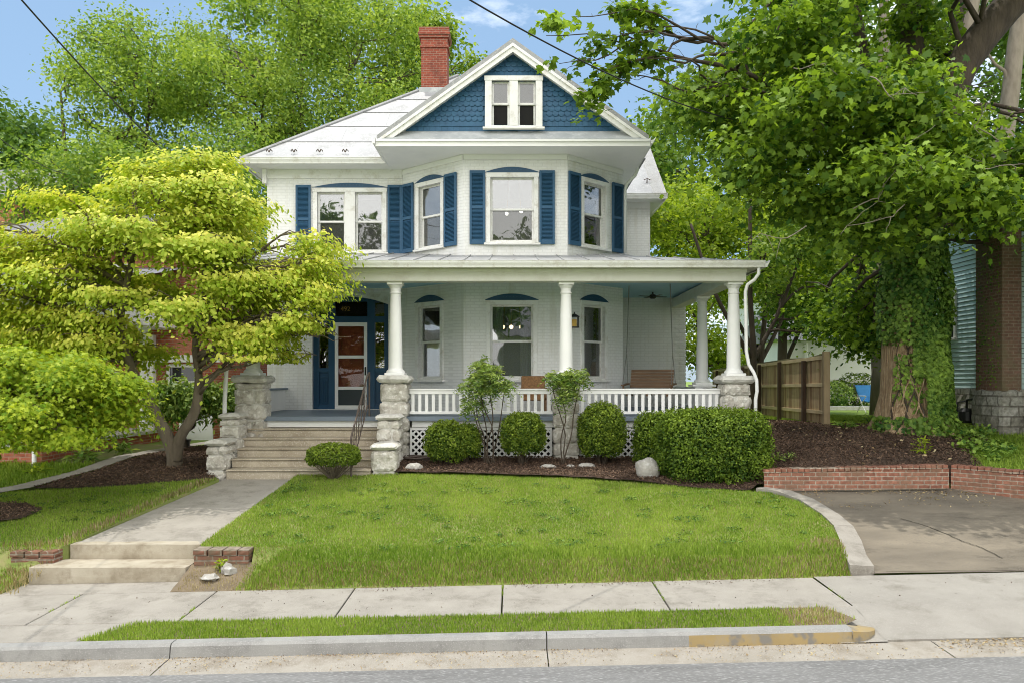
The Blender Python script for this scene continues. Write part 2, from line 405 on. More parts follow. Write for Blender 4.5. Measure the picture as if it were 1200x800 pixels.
# ------------------------------------------------------------------ leaves
OVAL = np.array([(-.5, 0, 0), (-.2, .40, .05), (.15, .42, .02), (.5, 0, -.12), (.15, -.42, .02), (-.2, -.40, .05)])
BLADE = np.array([(-.5, 0, 0), (0, .5, .06), (.5, 0, -.08), (0, -.5, .06)])
MAPLE = np.array([(-.42, .06, 0), (-.30, .46, -.05), (-.02, .30, 0), (.14, .52, -.06), (.20, .18, .02), (.52, 0, -.10),
                  (.20, -.18, .02), (.14, -.52, -.06), (-.02, -.30, 0), (-.30, -.46, -.05), (-.42, -.06, 0)])
LACY = np.array([(-.45, .03, 0), (-.25, .42, -.04), (-.08, .12, 0), (.16, .44, -.06), (.14, .10, 0), (.55, 0, -.10),
                 (.14, -.10, 0), (.16, -.44, -.06), (-.08, -.12, 0), (-.25, -.42, -.04), (-.45, -.03, 0)])

def unit(a): return a / np.maximum(np.linalg.norm(a, axis=1, keepdims=True), 1e-9)

def leaf_object(name, P, Nn, T, L, W, shape, tint, mat, parent=None, origin=None):
    n = len(P); k = len(shape)
    Nn = unit(Nn); T = T - Nn * np.sum(T * Nn, axis=1, keepdims=True); T = unit(T); B = np.cross(Nn, T)
    L = np.broadcast_to(np.asarray(L, float), (n,))[:, None, None]; W = np.broadcast_to(np.asarray(W, float), (n,))[:, None, None]
    off = np.array(wloc(parent)) if parent is not None else (np.array(origin) if origin is not None else np.zeros(3))
    V = (P - off)[:, None, :] + shape[None, :, 0:1] * L * T[:, None, :] + shape[None, :, 1:2] * W * B[:, None, :] + shape[None, :, 2:3] * L * Nn[:, None, :]
    me = bpy.data.meshes.new(name)
    me.vertices.add(n * k); me.vertices.foreach_set('co', V.reshape(-1).astype(np.float32))
    me.loops.add(n * k); me.loops.foreach_set('vertex_index', np.arange(n * k, dtype=np.int32))
    me.polygons.add(n); me.polygons.foreach_set('loop_start', np.arange(0, n * k, k, dtype=np.int32))
    try: me.polygons.foreach_set('loop_total', np.full(n, k, dtype=np.int32))
    except Exception: pass
    me.update(calc_edges=True)
    a = me.attributes.new('tint', 'FLOAT', 'FACE'); a.data.foreach_set('value', np.clip(tint, 0, 1).astype(np.float32))
    me.materials.append(mat)
    o = bpy.data.objects.new(name, me); COL.objects.link(o)
    if parent is not None: o.parent = parent
    elif origin is not None: o.location = origin
    return o

def rnd_unit(n): return unit(RNG.normal(size=(n, 3)))

def spray_points(clumps, n_spray, per, srad, flat=.5, shell=.35, zflat=1.0):
    """sprays of leaves scattered through ellipsoid clumps; returns points, radial directions, tint base"""
    cl = np.array(clumps, float)
    vol = cl[:, 3] * cl[:, 4] * cl[:, 5]; w = vol ** .67; w = w / w.sum()
    ids = RNG.choice(len(cl), size=n_spray, p=w)
    d = rnd_unit(n_spray); r = RNG.random(n_spray) ** shell
    c = cl[ids, :3] + d * cl[ids, 3:6] * r[:, None]
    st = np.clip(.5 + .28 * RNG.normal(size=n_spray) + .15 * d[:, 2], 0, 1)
    k = np.repeat(np.arange(n_spray), per)
    g = RNG.normal(size=(len(k), 3)) * srad; g[:, 2] *= flat
    # drooping rims
    g[:, 2] -= .35 * np.hypot(g[:, 0], g[:, 1]) ** 2 / max(srad, 1e-3) * zflat
    return c[k] + g, d[k], st[k], c, ids

def limb(mb, a, b, r0, r1, sag=.0, wob=.12, n=7, seg=7, seed=0):
    a = Vector(a); b = Vector(b); L = (b - a).length
    pts = []; rad = []
    for i in range(n + 1):
        t = i / n
        p = a.lerp(b, t)
        p.z += sag * L * (4 * t * (1 - t)) * .25
        w = L * wob * math.sin(math.pi * t)
        p += Vector((noise.noise((t * 2.3, seed, 1.7)), noise.noise((t * 2.3, seed, 5.1)), noise.noise((t * 2.3, seed, 9.4)))) * w
        pts.append(p); rad.append(r0 + (r1 - r0) * t ** .8)
    mb.tube(pts, rad, seg)
    return pts

def make_tree(name, label, cat, base, trunks, clumps, leaf, mat, bark, n_spray, per, srad, size, up=1.0, out=.5,
              flat=.5, shell=.35, aspect=.8, group=None, twigs=.35, limb_r=.09, zflat=1.0, sizevar=.3, tscale=1.0, bias=0, extra=None, zlimb=-9, keep=None, ztint=0, jit=.55, radial=0):
    root = thing(name, label, cat, base, group)
    mb = MB(); nodes = []
    for (pts, r0, r1) in trunks:
        pts = [Vector(p) for p in pts]; fine = []; rad = []
        m = 6
        for i in range(len(pts) - 1):
            p0 = pts[max(i - 1, 0)]; p1 = pts[i]; p2 = pts[i + 1]; p3 = pts[min(i + 2, len(pts) - 1)]
            for j in range(m):
                t = j / m
                q = .5 * ((2 * p1) + (p2 - p0) * t + (2 * p0 - 5 * p1 + 4 * p2 - p3) * t * t + (3 * p1 - p0 - 3 * p2 + p3) * t ** 3)
                fine.append(q)
        fine.append(pts[-1])
        for i, q in enumerate(fine):
            t = i / (len(fine) - 1)
            rr = r0 + (r1 - r0) * t
            rad.append(rr * (1 + .12 * noise.noise(q * 2.1)))
            nodes.append((q, rr))
        mb.tube(fine, rad, 12)
    for i, c in enumerate(clumps):
        cc = Vector(c[:3])
        cand = [(q, r) for (q, r) in nodes if zlimb < q.z < cc.z + .3] or [t for t in nodes if t[0].z > zlimb]
        q, r = min(cand, key=lambda t: (t[0] - cc).length + .6 * max(0, t[0].z - cc.z + .4 * (Vector((t[0].x, t[0].y)) - Vector((cc.x, cc.y))).length))
        lr = min(limb_r, r * .75)
        pp = limb(mb, q, cc, lr, lr * .35, sag=.35, wob=.25, seed=i * 3.3 + base[0])
        c_r = lr * .4
        for kk in range(int(5 * twigs / .35)):
            d = Vector(rnd_unit(1)[0]); d.z = abs(d.z) * .6
            e = cc + Vector((d.x * c[3], d.y * c[4], d.z * c[5])) * .8
            limb(mb, pp[4 + kk % 3], e, c_r, c_r * .25, sag=.2, wob=.3, n=5, seg=5, seed=kk + i)
    if extra: extra(mb)
    mb.build('trunk', M[bark], root, smooth=True)
    P, D, st, cen, ids = spray_points(clumps, n_spray, per, srad, flat, shell, zflat)
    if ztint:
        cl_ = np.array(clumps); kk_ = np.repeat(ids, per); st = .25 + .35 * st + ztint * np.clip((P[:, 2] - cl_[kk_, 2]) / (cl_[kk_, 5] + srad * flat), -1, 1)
    if keep is not None:
        k_ = keep(P); P = P[k_]; D = D[k_]; st = st[k_]
    n = len(P)
    Nn = D * out + np.array([0, 0, up]) + RNG.normal(size=(n, 3)) * jit
    if radial:
        cc_ = np.array(clumps)[:, :3].mean(0); Nn = Nn + radial * unit((P - cc_) * np.array([1, 1.4, .7]))
    T = D * .7 + RNG.normal(size=(n, 3)) * .8; T[:, 2] -= .35 + .8 * radial
    L = size * (1 + sizevar * (RNG.random(n) * 2 - 1))
    tint = st * tscale + .18 * RNG.normal(size=n) + bias
    leaf_object('crown', P, Nn, T, L, L * aspect, leaf, tint, M[mat], root)
    return root
# ------------------------------------------------------------------ world, sun, camera
SUN = Vector((-.12, .13, 1.0)).normalized()
w = bpy.data.worlds.new('World'); scene.world = w; w.use_nodes = True
nt = w.node_tree; nt.nodes.clear()
wo = nt.nodes.new('ShaderNodeOutputWorld'); bg = nt.nodes.new('ShaderNodeBackground')
sky = nt.nodes.new('ShaderNodeTexSky'); sky.sky_type = 'NISHITA'; sky.sun_disc = False
sky.sun_elevation = math.asin(SUN.z); sky.sun_rotation = math.atan2(SUN.x, SUN.y)
sky.altitude = 150; sky.air_density = 1.0; sky.dust_density = .6; sky.ozone_density = 1.2
tc = nt.nodes.new('ShaderNodeTexCoord')
mp = N(nt, 'ShaderNodeMapping', Scale=(1.0, 1.0, 2.6)); mp.inputs['Location'].default_value = (.35, .2, .55)
nt.links.new(tc.outputs['Generated'], mp.inputs[0])
cn = N(nt, 'ShaderNodeTexNoise', Scale=2.6, Detail=8.0, Roughness=.58)
nt.links.new(mp.outputs[0], cn.inputs['Vector'])
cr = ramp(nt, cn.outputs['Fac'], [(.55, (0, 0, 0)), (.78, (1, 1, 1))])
# a bright bank of thin cloud added unseen over the street as front fill, broken cloud elsewhere
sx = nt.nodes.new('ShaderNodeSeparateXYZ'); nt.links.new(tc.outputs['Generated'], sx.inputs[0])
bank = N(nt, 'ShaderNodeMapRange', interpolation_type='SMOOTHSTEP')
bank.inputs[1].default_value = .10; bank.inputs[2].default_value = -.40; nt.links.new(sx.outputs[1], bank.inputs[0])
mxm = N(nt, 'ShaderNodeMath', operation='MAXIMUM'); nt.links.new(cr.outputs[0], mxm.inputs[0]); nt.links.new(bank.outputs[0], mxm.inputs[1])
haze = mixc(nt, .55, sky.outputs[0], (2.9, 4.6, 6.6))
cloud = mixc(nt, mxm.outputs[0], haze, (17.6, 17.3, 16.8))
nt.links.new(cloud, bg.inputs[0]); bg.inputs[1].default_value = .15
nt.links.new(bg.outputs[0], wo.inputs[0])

sl = bpy.data.lights.new('sun', 'SUN'); sl.energy = 3.0; sl.angle = R(.53); sl.color = (1, .955, .87)
so = bpy.data.objects.new('sun', sl); COL.objects.link(so)
so.rotation_euler = SUN.to_track_quat('Z', 'Y').to_euler(); so.location = (10, 0, 40)

cam = bpy.data.cameras.new('camera'); co = bpy.data.objects.new('camera', cam); COL.objects.link(co)
co.location = (0, 0, CZ); co.rotation_euler = (R(90), 0, 0)
cam.lens = 27; cam.sensor_width = 36; cam.shift_y = .0375; cam.clip_end = 2000; cam.clip_start = .05
scene.camera = co
scene.view_settings.view_transform = 'Standard'; scene.view_settings.look = 'None'; scene.view_settings.exposure = 0
scene.cycles.max_bounces = 7; scene.cycles.transparent_max_bounces = 12; scene.cycles.diffuse_bounces = 4
scene.cycles.caustics_reflective = False; scene.cycles.caustics_refractive = False
scene.cycles.use_denoising = True
scene.render.filter_size = 1.0; scene.cycles.filter_width = 1.0

# ------------------------------------------------------------------ the lie of the land
def slope(x): return .022 * max(-14, min(14, x))
def sstep(a, b, t):
    t = max(0, min(1, (t - a) / (b - a))); return t * t * (3 - 2 * t)
def z_walk(x, y): return .15 + slope(x) + (y - 8.07) * .02
def z_drive(x, y): return .335 + (y - 10) * .125 + .012 * (x - 5)
def h_lawn(x, y):
    z0 = z_walk(x, min(y, 10.0)) - .01; z1 = .50 + .01 * x * (x > 0)
    if y < 10: return z0
    if y < 11.0:
        t = min(1, (y - 10) / .75)
        z = z0 + (z1 - z0) * (1 - (1 - t) ** 2.0)
        near = sstep(-7.5, -7.1, x) * (1 - sstep(-3.5, -3.0, x))      # ground stays low in front of the brick cheeks
        return z + near * (1 - sstep(10.72, 10.88, y)) * (z0 + (y - 10) * .30 - z)
    if y < 15: return z1 + (y - 11) * (1.0 - z1) / 4
    if y < 16.5: return 1.0 + (y - 15) * .12
    return 1.18 + min(y - 16.5, 6) * .01
def h_right(x, y):
    if y < 18.6: return 1.28 + (y - 14) * .10
    return 1.74 - min((y - 18.6), 14) * .012
def h_nat(x, y): 
    k = sstep(4.3, 5.8, x) * sstep(13.2, 14.6, y if x < 8 else 15)
    return h_lawn(x, y) * (1 - k) + h_right(x, y) * k
WALL = [(4.60, 14.02), (8.0, 14.02), (8.85, 13.28), (11.2, 11.3), (13.4, 10.2)]
def wall_x(y):                               # x of the right-hand retaining wall at y
    for (a, b) in zip(WALL[1:], WALL[2:]):
        if b[1] <= y <= a[1]:
            return a[0] + (b[0] - a[0]) * (a[1] - y) / (a[1] - b[1])
    return 14.0
def h_base(x, y):
    """level of the big ground sheet, just under everything else"""
    if y < 10: return slope(x) - .35
    if x < 4.3: return h_lawn(x, y) - (.06 if not (-7.4 < x < -3.4 and y < 15.4) else (.45 if y > 11.5 else .8))
    if y < 14.4 and x < wall_x(max(10.3, y)) + 1.1: return min(z_drive(x, y), h_lawn(x, y) if x < 5.5 else 9) - .08
    return h_nat(x, y) - .10

def grid_sheet(name, xs, ys, hf, mat):
    mb = MB(); nx = len(xs)
    mb.v = [(x, y, hf(x, y)) for y in ys for x in xs]
    for j in range(len(ys) - 1):
        for i in range(nx - 1):
            a = j * nx + i; mb.f.append((a, a + 1, a + nx + 1, a + nx)); mb.mi.append(0)
    return mb.build(name, mat, smooth=True)

def inside(poly, X, Y):
    p = np.array(poly); n = len(p); r = np.zeros(len(X), bool); j = n - 1
    for i in range(n):
        c = ((p[i, 1] > Y) != (p[j, 1] > Y))
        xi = (p[j, 0] - p[i, 0]) * (Y - p[i, 1]) / (p[j, 1] - p[i, 1] + 1e-12) + p[i, 0]
        r ^= c & (X < xi); j = i
    return r

def dens(poly, step):
    out = []
    for i in range(len(poly)):
        a = Vector(poly[i]); b = Vector(poly[(i + 1) % len(poly)])
        n = max(1, int((b - a).length / step))
        for k in range(n): out.append(tuple(a.lerp(b, k / n)))
    return out

def sheet(name, poly, hf, mat, step=.3, lift=0.0, rough=0.0, skirt=0.0):
    bd = dens(poly, step); p = np.array(bd)
    gx, gy = np.meshgrid(np.arange(p[:, 0].min(), p[:, 0].max(), step), np.arange(p[:, 1].min(), p[:, 1].max(), step))
    gx = gx.ravel() + .01; gy = gy.ravel() + .013
    ok = inside(bd, gx, gy)
    pts = [Vector(q) for q in bd] + [Vector((a, b)) for a, b in zip(gx[ok], gy[ok])]
    r = delaunay_2d_cdt(pts, [], [list(range(len(bd)))], 1, 1e-4)
    mb = MB()
    for v in r[0]:
        z = hf(v.x, v.y) + lift
        if rough: z += rough * (noise.noise((v.x * 2.2, v.y * 2.2, 3)) + .6 * noise.noise((v.x * 6, v.y * 6, 8)))
        mb.v.append((v.x, v.y, z))
    mb.f = [tuple(f) for f in r[2]]; mb.mi = [0] * len(mb.f)
    from collections import Counter
    ec = Counter(); dr = {}
    for f in mb.f:
        for a, b in zip(f, f[1:] + f[:1]): ec[(min(a, b), max(a, b))] += 1; dr[(min(a, b), max(a, b))] = (a, b)
    low = {}
    def lo(i):
        if i not in low: low[i] = len(mb.v); mb.v.append((mb.v[i][0], mb.v[i][1], mb.v[i][2] - skirt))
        return low[i]
    if skirt:
        for e, c in ec.items():
            if c == 1: a, b = dr[e]; mb.f.append((b, a, lo(a), lo(b))); mb.mi.append(0)
    o = mb.build(name, mat, smooth=not skirt)
    me = o.data
    if me.polygons and sum(pp.normal.z for pp in me.polygons) < 0: me.flip_normals()
    return struct(o)

xs = [-400, -150, -70, -40, -26, -20] + list(np.arange(-17, 17.01, .5)) + [20, 26, 40, 70, 150, 400]
ys = [-400, -120, -40, -10, 0, 5, 7, 9.2, 9.99, 10.01, 10.3, 10.6, 11] + list(np.arange(11.5, 34, .5)) + [36, 40, 50, 70, 120, 250, 600]
ground = struct(grid_sheet('ground', xs, ys, h_base, M['far']))

# street, gutter, curb
ROADX = (-60, 60)
def strip(mb, y0, y1, z0, z1, x0, x1, n=40):
    for i in range(n):
        a = x0 + (x1 - x0) * i / n; b = x0 + (x1 - x0) * (i + 1) / n
        mb.face([(a, y0, slope(a) + z0), (b, y0, slope(b) + z0), (b, y1, slope(b) + z1), (a, y1, slope(a) + z1)])
mb = MB(); strip(mb, -3.0, 7.62, .0, .0, -60, 60, 60)
struct(mb.build('road', M['asph']))
mb = MB(); 
for (a, b) in ((-24, -9.6), (-9.588, -3.6), (-3.588, .36), (.372, 4.4), (4.412, 24)): strip(mb, 7.6, 8.1, -.004, .012, a, b, 8)
struct(mb.build('street_gutter', M['gutter']))

def curb_piece(mb, x0, x1, zt=.155, y0=8.06, y1=8.23, nseg=6):
    for i in range(nseg):
        a = x0 + (x1 - x0) * i / nseg; b = x0 + (x1 - x0) * (i + 1) / nseg
        prof = [(y0 - .012, -.05), (y0 + .018, zt - .03), (y0 + .045, zt), (y1, zt), (y1, -.05)]
        P = [[(x, y, slope(x) + z) for (y, z) in prof] for x in (a, b)]
        cc = mb.cur
        for k in range(4):
            mb.cur = cc if k < 1 else 0
            mb.face([P[0][k], P[1][k], P[1][k + 1], P[0][k + 1]])
        mb.cur = cc
        if i == 0: mb.face(P[0])
        if i == nseg - 1: mb.face(P[1][::-1])
mb = MB()
for (a, b) in ((-24, -9.6), (-9.588, -3.6), (-3.588, .36), (.372, 1.86)): curb_piece(mb, a, b)
mb.cur = 1
curb_piece(mb, 1.86, 3.58)
# rounded return at the driveway
cx, cy = 3.58, 8.42
prev = None
for k in range(9):
    a = R(-90 + k * 90 / 8)
    o = (cx + .36 * math.cos(a), cy + .36 * math.sin(a)); i = (cx + .19 * math.cos(a), cy + .19 * math.sin(a))
    h = .155 * (1 - .45 * k / 8)
    cur = (o, i, h)
    if prev:
        (o0, i0, h0) = prev
        z = lambda p, hh: (p[0], p[1], slope(p[0]) + hh)
        mb.face([z(o0, -.05), z(o, -.05), z(o, h - .02), z(o0, h0 - .02)])
        mb.face([z(o0, h0 - .02), z(o, h - .02), z(i, h), z(i0, h0)])
    prev = cur
struct(mb.build('curb', [M['curb'], M['yellow']]))

# sidewalk slabs, pad, apron
mb = MB(); J = [-24, -18.6, -16.7, -14.85, -13.0, -11.15, -9.3, -7.45, -5.6, -3.85, -2.05, -.12, 1.83, 3.93]
for a, b in zip(J, J[1:]):
    a += .009; b -= .009; dz = .004 * math.sin(a * 7)
    mb.hexa([(a, 8.84, z_walk(a, 8.84) - .12), (b, 8.84, z_walk(b, 8.84) - .12), (b, 10.02, z_walk(b, 10.02) - .12), (a, 10.02, z_walk(a, 10.02) - .12),
             (a, 8.84, z_walk(a, 8.84) + dz), (b, 8.84, z_walk(b, 8.84) + dz), (b, 10.02, z_walk(b, 10.02) + dz), (a, 10.02, z_walk(a, 10.02) + dz)])
for a, b in ((-24, -9.6), (-9.585, -4.30)):
    dx = .36 if b > -6 else 0
    mb.hexa([(a, 8.24, slope(a)), (b - dx, 8.24, slope(b)), (b, 8.82, slope(b)), (a, 8.82, slope(a)),
             (a, 8.24, z_walk(a, 8.2) - .002), (b - dx, 8.24, z_walk(b, 8.2) - .002), (b, 8.82, z_walk(b, 8.8) - .004), (a, 8.82, z_walk(a, 8.8) - .004)])
struct(mb.build('sidewalk', M['walk'], bevel=.008))
mb = MB()
def zap(x, y):
    t = sstep(8.0, 8.95, y)
    return slope(x) + .03 + t * (z_walk(x, 8.95) - slope(x) - .03) + max(0, y - 8.95) * .03
ax = [3.934, 4.4, 5, 6, 7, 8, 9.5, 11, 12.5]; ay = [8.08, 8.2, 8.35, 8.5, 8.7, 8.9, 9.2, 9.6, 10.03]
for j in range(len(ay) - 1):
    for i in range(len(ax) - 1):
        q = [(ax[i], ay[j]), (ax[i + 1], ay[j]), (ax[i + 1], ay[j + 1]), (ax[i], ay[j + 1])]
        mb.face([(x, y, zap(x, y)) for x, y in q])
for i in range(len(ax) - 1):
    mb.face([(ax[i], 8.08, slope(ax[i]) - .05), (ax[i + 1], 8.08, slope(ax[i + 1]) - .05), (ax[i + 1], 8.08, zap(ax[i + 1], 8.08)), (ax[i], 8.08, zap(ax[i], 8.08))])
for (ya, yb_) in ((8.05, 8.2), (8.2, 8.35), (8.35, 8.5), (8.5, 8.62)):
    mb.face([(3.45, ya, zap(3.5, ya) - .012), (3.95, ya, zap(3.95, ya) - .004), (3.95, yb_, zap(3.95, yb_) - .004), (3.45, yb_, zap(3.5, yb_) - .012)])
mb.face([(3.60, 8.60, z_walk(3.6, 8.6) - .03), (3.96, 8.50, zap(3.96, 8.5)), (3.96, 8.86, zap(3.96, 8.86)), (3.60, 8.86, z_walk(3.6, 8.86) - .006)])
mb.face([(3.70, 8.40, .14), (3.96, 8.30, zap(3.96, 8.3)), (3.96, 8.5, zap(3.96, 8.5)), (3.6, 8.6, z_walk(3.6, 8.6) - .03)])
struct(mb.build('driveway_apron', M['apron']))

# driveway with its crack
CURBO = [(4.74, 10.05), (4.80, 10.4), (5.02, 11.03), (5.20, 11.7), (5.24, 12.3), (5.18, 13.2), (4.98, 13.75), (4.6, 14.0)]
CURBI = [(4.42, 10.05), (4.50, 10.4), (4.72, 11.08), (4.90, 11.7), (4.95, 12.3), (4.90, 13.1), (4.72, 13.6), (4.4, 13.85)]
poly = [(4.7, 10.02), (12.9, 10.02), (11.3, 11.25), (8.95, 13.2), (8.1, 14.06), (4.6, 14.06), (5.0, 13.8), (5.2, 13.2), (5.2, 12.3), (5.0, 11.05)]
drv = sheet('driveway', poly, z_drive, M['drive'], .25, 0, .006)
mb = MB(); pts = [px(1057, 606, 12.3), px(1085, 618, 12), px(1108, 632, 11.5), px(1128, 640, 11.2), px(1150, 651, 10.9), px(1185, 668, 10.3)]
def crack(mb, xy, w, hf):
    for (a, b) in zip(xy, xy[1:]):
        d = (Vector(b) - Vector(a)); n = Vector((-d.y, d.x)).normalized() * w
        q = [Vector(a) - n, Vector(b) - n, Vector(b) + n, Vector(a) + n]
        mb.face([(v.x, v.y, hf(v.x, v.y) + .009) for v in q])
cp = []
base_pts = [(6.22, 12.28), (6.42, 11.9), (6.52, 11.5), (6.55, 11.2), (6.68, 10.9), (6.7, 10.4)]
for (a, b) in zip(base_pts, base_pts[1:]):
    for k in range(6):
        t = k / 6; cp.append((a[0] + (b[0] - a[0]) * t + random.uniform(-.012, .012), a[1] + (b[1] - a[1]) * t))
crack(mb, cp, .008, z_drive)
crack(mb, [(4.9 + .35 * i, 10.055 + random.uniform(-.01, .02)) for i in range(20)], .004, z_drive)
crack(mb, [(4.9 + .3 * i, 13.93 + random.uniform(-.02, .02)) for i in range(11)], .03, z_drive)
ck = mb.build('driveway_crack', M['crack']); struct(ck)
# pale concrete edging along the lawn
mb = MB()
n = len(CURBO)
for i in range(n - 1):
    if i == 3: gap = .02
    else: gap = 0
    a0 = Vector(CURBO[i]); a1 = Vector(CURBO[i + 1]); b0 = Vector(CURBI[i]); b1 = Vector(CURBI[i + 1])
    if gap: a0 = a0.lerp(a1, gap); b0 = b0.lerp(b1, gap)
    zt = lambda v: max(z_drive(v.x, v.y) + .10, h_lawn(v.x, v.y) + .015)
    mb.hexa([(a0.x, a0.y, 0), (a1.x, a1.y, 0), (b1.x, b1.y, 0), (b0.x, b0.y, 0),
             (a0.x, a0.y, zt(a0) - .02), (a1.x, a1.y, zt(a1) - .02), (b1.x, b1.y, zt(b1)), (b0.x, b0.y, zt(b0))])
struct(mb.build('driveway_edging', M['walk']))

# lawn, beds
LAWN = [(-3.62, 10.02), (4.42, 10.02), (4.5, 10.4), (4.72, 11.08), (4.9, 11.7), (4.95, 12.3), (4.9, 13.1), (4.6, 13.7), (3.6, 13.95),
        (2.4, 14.35), (1.0, 14.75), (-1.0, 15.0), (-2.65, 15.1), (-2.8, 14.98), (-4.2, 14.98), (-4.46, 11.04), (-4.42, 10.9), (-3.66, 10.9), (-3.60, 10.6)]
LLAWN = [(-17, 10.02), (-6.72, 10.02), (-6.66, 10.6), (-6.40, 10.95), (-6.36, 11.04), (-5.63, 14.75), (-6.9, 14.25), (-8.0, 13.95), (-9.0, 13.8), (-9.75, 13.35), (-12, 13.2), (-17, 13)]
MULCH = [(-2.7, 15.1), (-1.0, 15.0), (1.0, 14.75), (2.4, 14.35), (3.6, 13.95), (4.3, 13.9), (4.5, 14.12), (6.2, 14.2), (6.2, 16.45), (-2.7, 16.45)]
LMULCH = [(-5.63, 14.75), (-6.9, 14.25), (-8.0, 13.95), (-8.75, 14.0), (-8.25, 15.5), (-7.95, 17.9), (-7.55, 19.8), (-6.45, 19.8), (-5.95, 16.3), (-5.95, 15.1)]
JMULCH = [(-10.2, 12.0), (-9.3, 11.75), (-8.3, 11.8), (-7.75, 12.15), (-7.7, 12.6), (-8.2, 12.95), (-9.2, 13.1), (-10.2, 13.0)]
UMULCH = [(6.2, 14.22), (8.05, 14.2), (8.6, 14.0), (8.8, 14.6), (9.3, 15.6), (10.3, 16.6), (10.4, 18.4), (9.0, 18.75), (7.7, 18.9), (7.55, 21), (5.3, 21), (5.3, 16.45), (6.2, 16.45)]
RLAWN = [(8.3, 14.05), (8.95, 13.45), (11.3, 11.45), (13.6, 10.35), (30, 10.2), (30, 40), (9.25, 40), (7.8, 18.9), (9.0, 18.75), (10.4, 18.4), (10.3, 16.6), (9.3, 15.6), (8.8, 14.6)]
NLAWN = [(-17, 13.0), (-12, 13.2), (-9.75, 13.35), (-9.15, 14.05), (-8.7, 15.0), (-8.45, 17.9), (-8.1, 19.8), (-17, 19.8)]
sheet('lawn', LAWN, h_lawn, M['soil'], .18, -.01, .01, .45)
sheet('lawn', LLAWN, h_lawn, M['soil'], .2, -.01, .01, .45)
sheet('lawn', NLAWN, h_lawn, M['soil'], .5, -.01, .01)
sheet('lawn', RLAWN, h_nat, M['far'], .5, -.01, .01)
def hm(x, y): return h_nat(x, y) + .05 * sstep(0, .5, min(y - 14.2, 16.4 - y) + .3)
sheet('mulch_bed', MULCH, hm, M['mulch'], .14, 0, .02)
sheet('mulch_bed', LMULCH, lambda x, y: h_lawn(x, y) + .01, M['mulch'], .16, 0, .03)
sheet('mulch_bed', JMULCH, lambda x, y: h_lawn(x, y) + .03, M['mulch'], .16, 0, .02)
sheet('mulch_bed', UMULCH, lambda x, y: h_nat(x, y) + .02, M['mulch'], .2, 0, .03, .4)
VERGE = [(-4.69, 8.235), (3.55, 8.24), (3.78, 8.42), (3.72, 8.6), (3.62, 8.83), (-4.33, 8.83)]
sheet('verge', VERGE, lambda x, y: z_walk(x, y) - .015, M['earth'], .2, 0, .008)
# narrow side path, walkway
sheet('path', [(-9.95, 13.25), (-9.7, 13.0), (-8.75, 13.95), (-8.28, 15.4), (-7.98, 17.9), (-7.55, 20.5), (-7.95, 20.5), (-8.42, 17.9), (-8.68, 15.2), (-9.1, 14.15)],
      lambda x, y: h_lawn(x, y) + .035, M['walk'], .4)
def zw(x, y): return .49 + (y - 11.04) * (.925 - .49) / 3.96
mb = MB(); WY = [11.04, 12.9, 14.98]
for a, b in zip(WY, WY[1:]):
    L = lambda y: -6.32 + (y - 11.04) * .18; Rr = lambda y: -4.47 + (y - 11.04) * .068
    b2 = b - .012
    mb.hexa([(L(a), a, 0), (Rr(a), a, 0), (Rr(b2), b2, .3), (L(b2), b2, .3), (L(a), a, zw(0, a)), (Rr(a), a, zw(0, a)), (Rr(b2), b2, zw(0, b2)), (L(b2), b2, zw(0, b2))])
struct(mb.build('walkway', M['walk'], bevel=.012))

mb = MB(); mb.hexa([(-6.75, 10.0, -.1), (-4.42, 10.0, -.1), (-4.42, 10.6, -.1), (-6.75, 10.6, -.1), (-6.75, 10.03, z_walk(-6.7, 10)), (-4.42, 10.03, z_walk(-4.4, 10)), (-4.42, 10.6, z_walk(-4.4, 10) + .01), (-6.75, 10.6, z_walk(-6.7, 10) + .01)])
struct(mb.build('landing', M['walk'], bevel=.006))
sheet('bare_earth', [(-4.46, 10.02), (-3.5, 10.02), (-3.55, 10.7), (-4.46, 10.7)], h_lawn, M['earth'], .08, .0, .02, .1)
# garden steps with brick cheeks
gs = thing('garden_steps', 'two worn concrete steps rising from the sidewalk to the front walkway', 'steps', (-5.5, 10.7, .1))
mb = MB(); mb.rough(-6.62, -4.46, 10.5, 11.05, .02, .295, .006, 2, .12, .5); mb.build('step', M['stepc'], gs, smooth=False)
mb = MB(); mb.rough(-6.34, -4.46, 11.0, 11.4, .2, .505, .006, 5, .12, .5); mb.build('step', M['stepc'], gs)
def cheek(label, x0, x1, y0, y1, z0, z1):
    t = thing('brick_cheek', label, 'brick wall', ((x0 + x1) / 2, y0, z0))
    mb = MB(); mb.box(x0, x1, y0, y1, z0, z1 - .09); mb.build('brickwork', M['mossbrick'], t, bevel=.01)
    mb = MB(); x = x0 - .01
    while x < x1 - .05:
        mb.rough(x, min(x + .2, x1 + .01), y0 - .015, y1, z1 - .088, z1, .006, x * 9, .07, .4); x += .208
    mb.build('coping', M['mossbrick'], t)
cheek('short mossy brick cheek wall right of the garden steps, by loose rubble', -4.42, -3.66, 10.66, 10.9, .05, .50)
cheek('low brick cheek wall half sunk in grass left of the garden steps', -7.0, -6.40, 10.72, 10.95, .05, .46)
for i, (x, y, r, lab) in enumerate([(-3.85, 10.45, .11, 'pale broken concrete chunk tilted beside the right brick cheek wall'), (-4.05, 10.3, .14, 'flat grey concrete slab piece lying on dirt below the right brick cheek')]):
    mb = MB(); mb.rough(x - r, x + r, y - r * .7, y + r * .5, .15, .15 + (.17 if i == 0 else .06) + .05, .03, i + 4, .06, .5)
    tag(mb.build('concrete_chunk', M['rock'], origin=(x, y, .1)), lab, 'rubble')

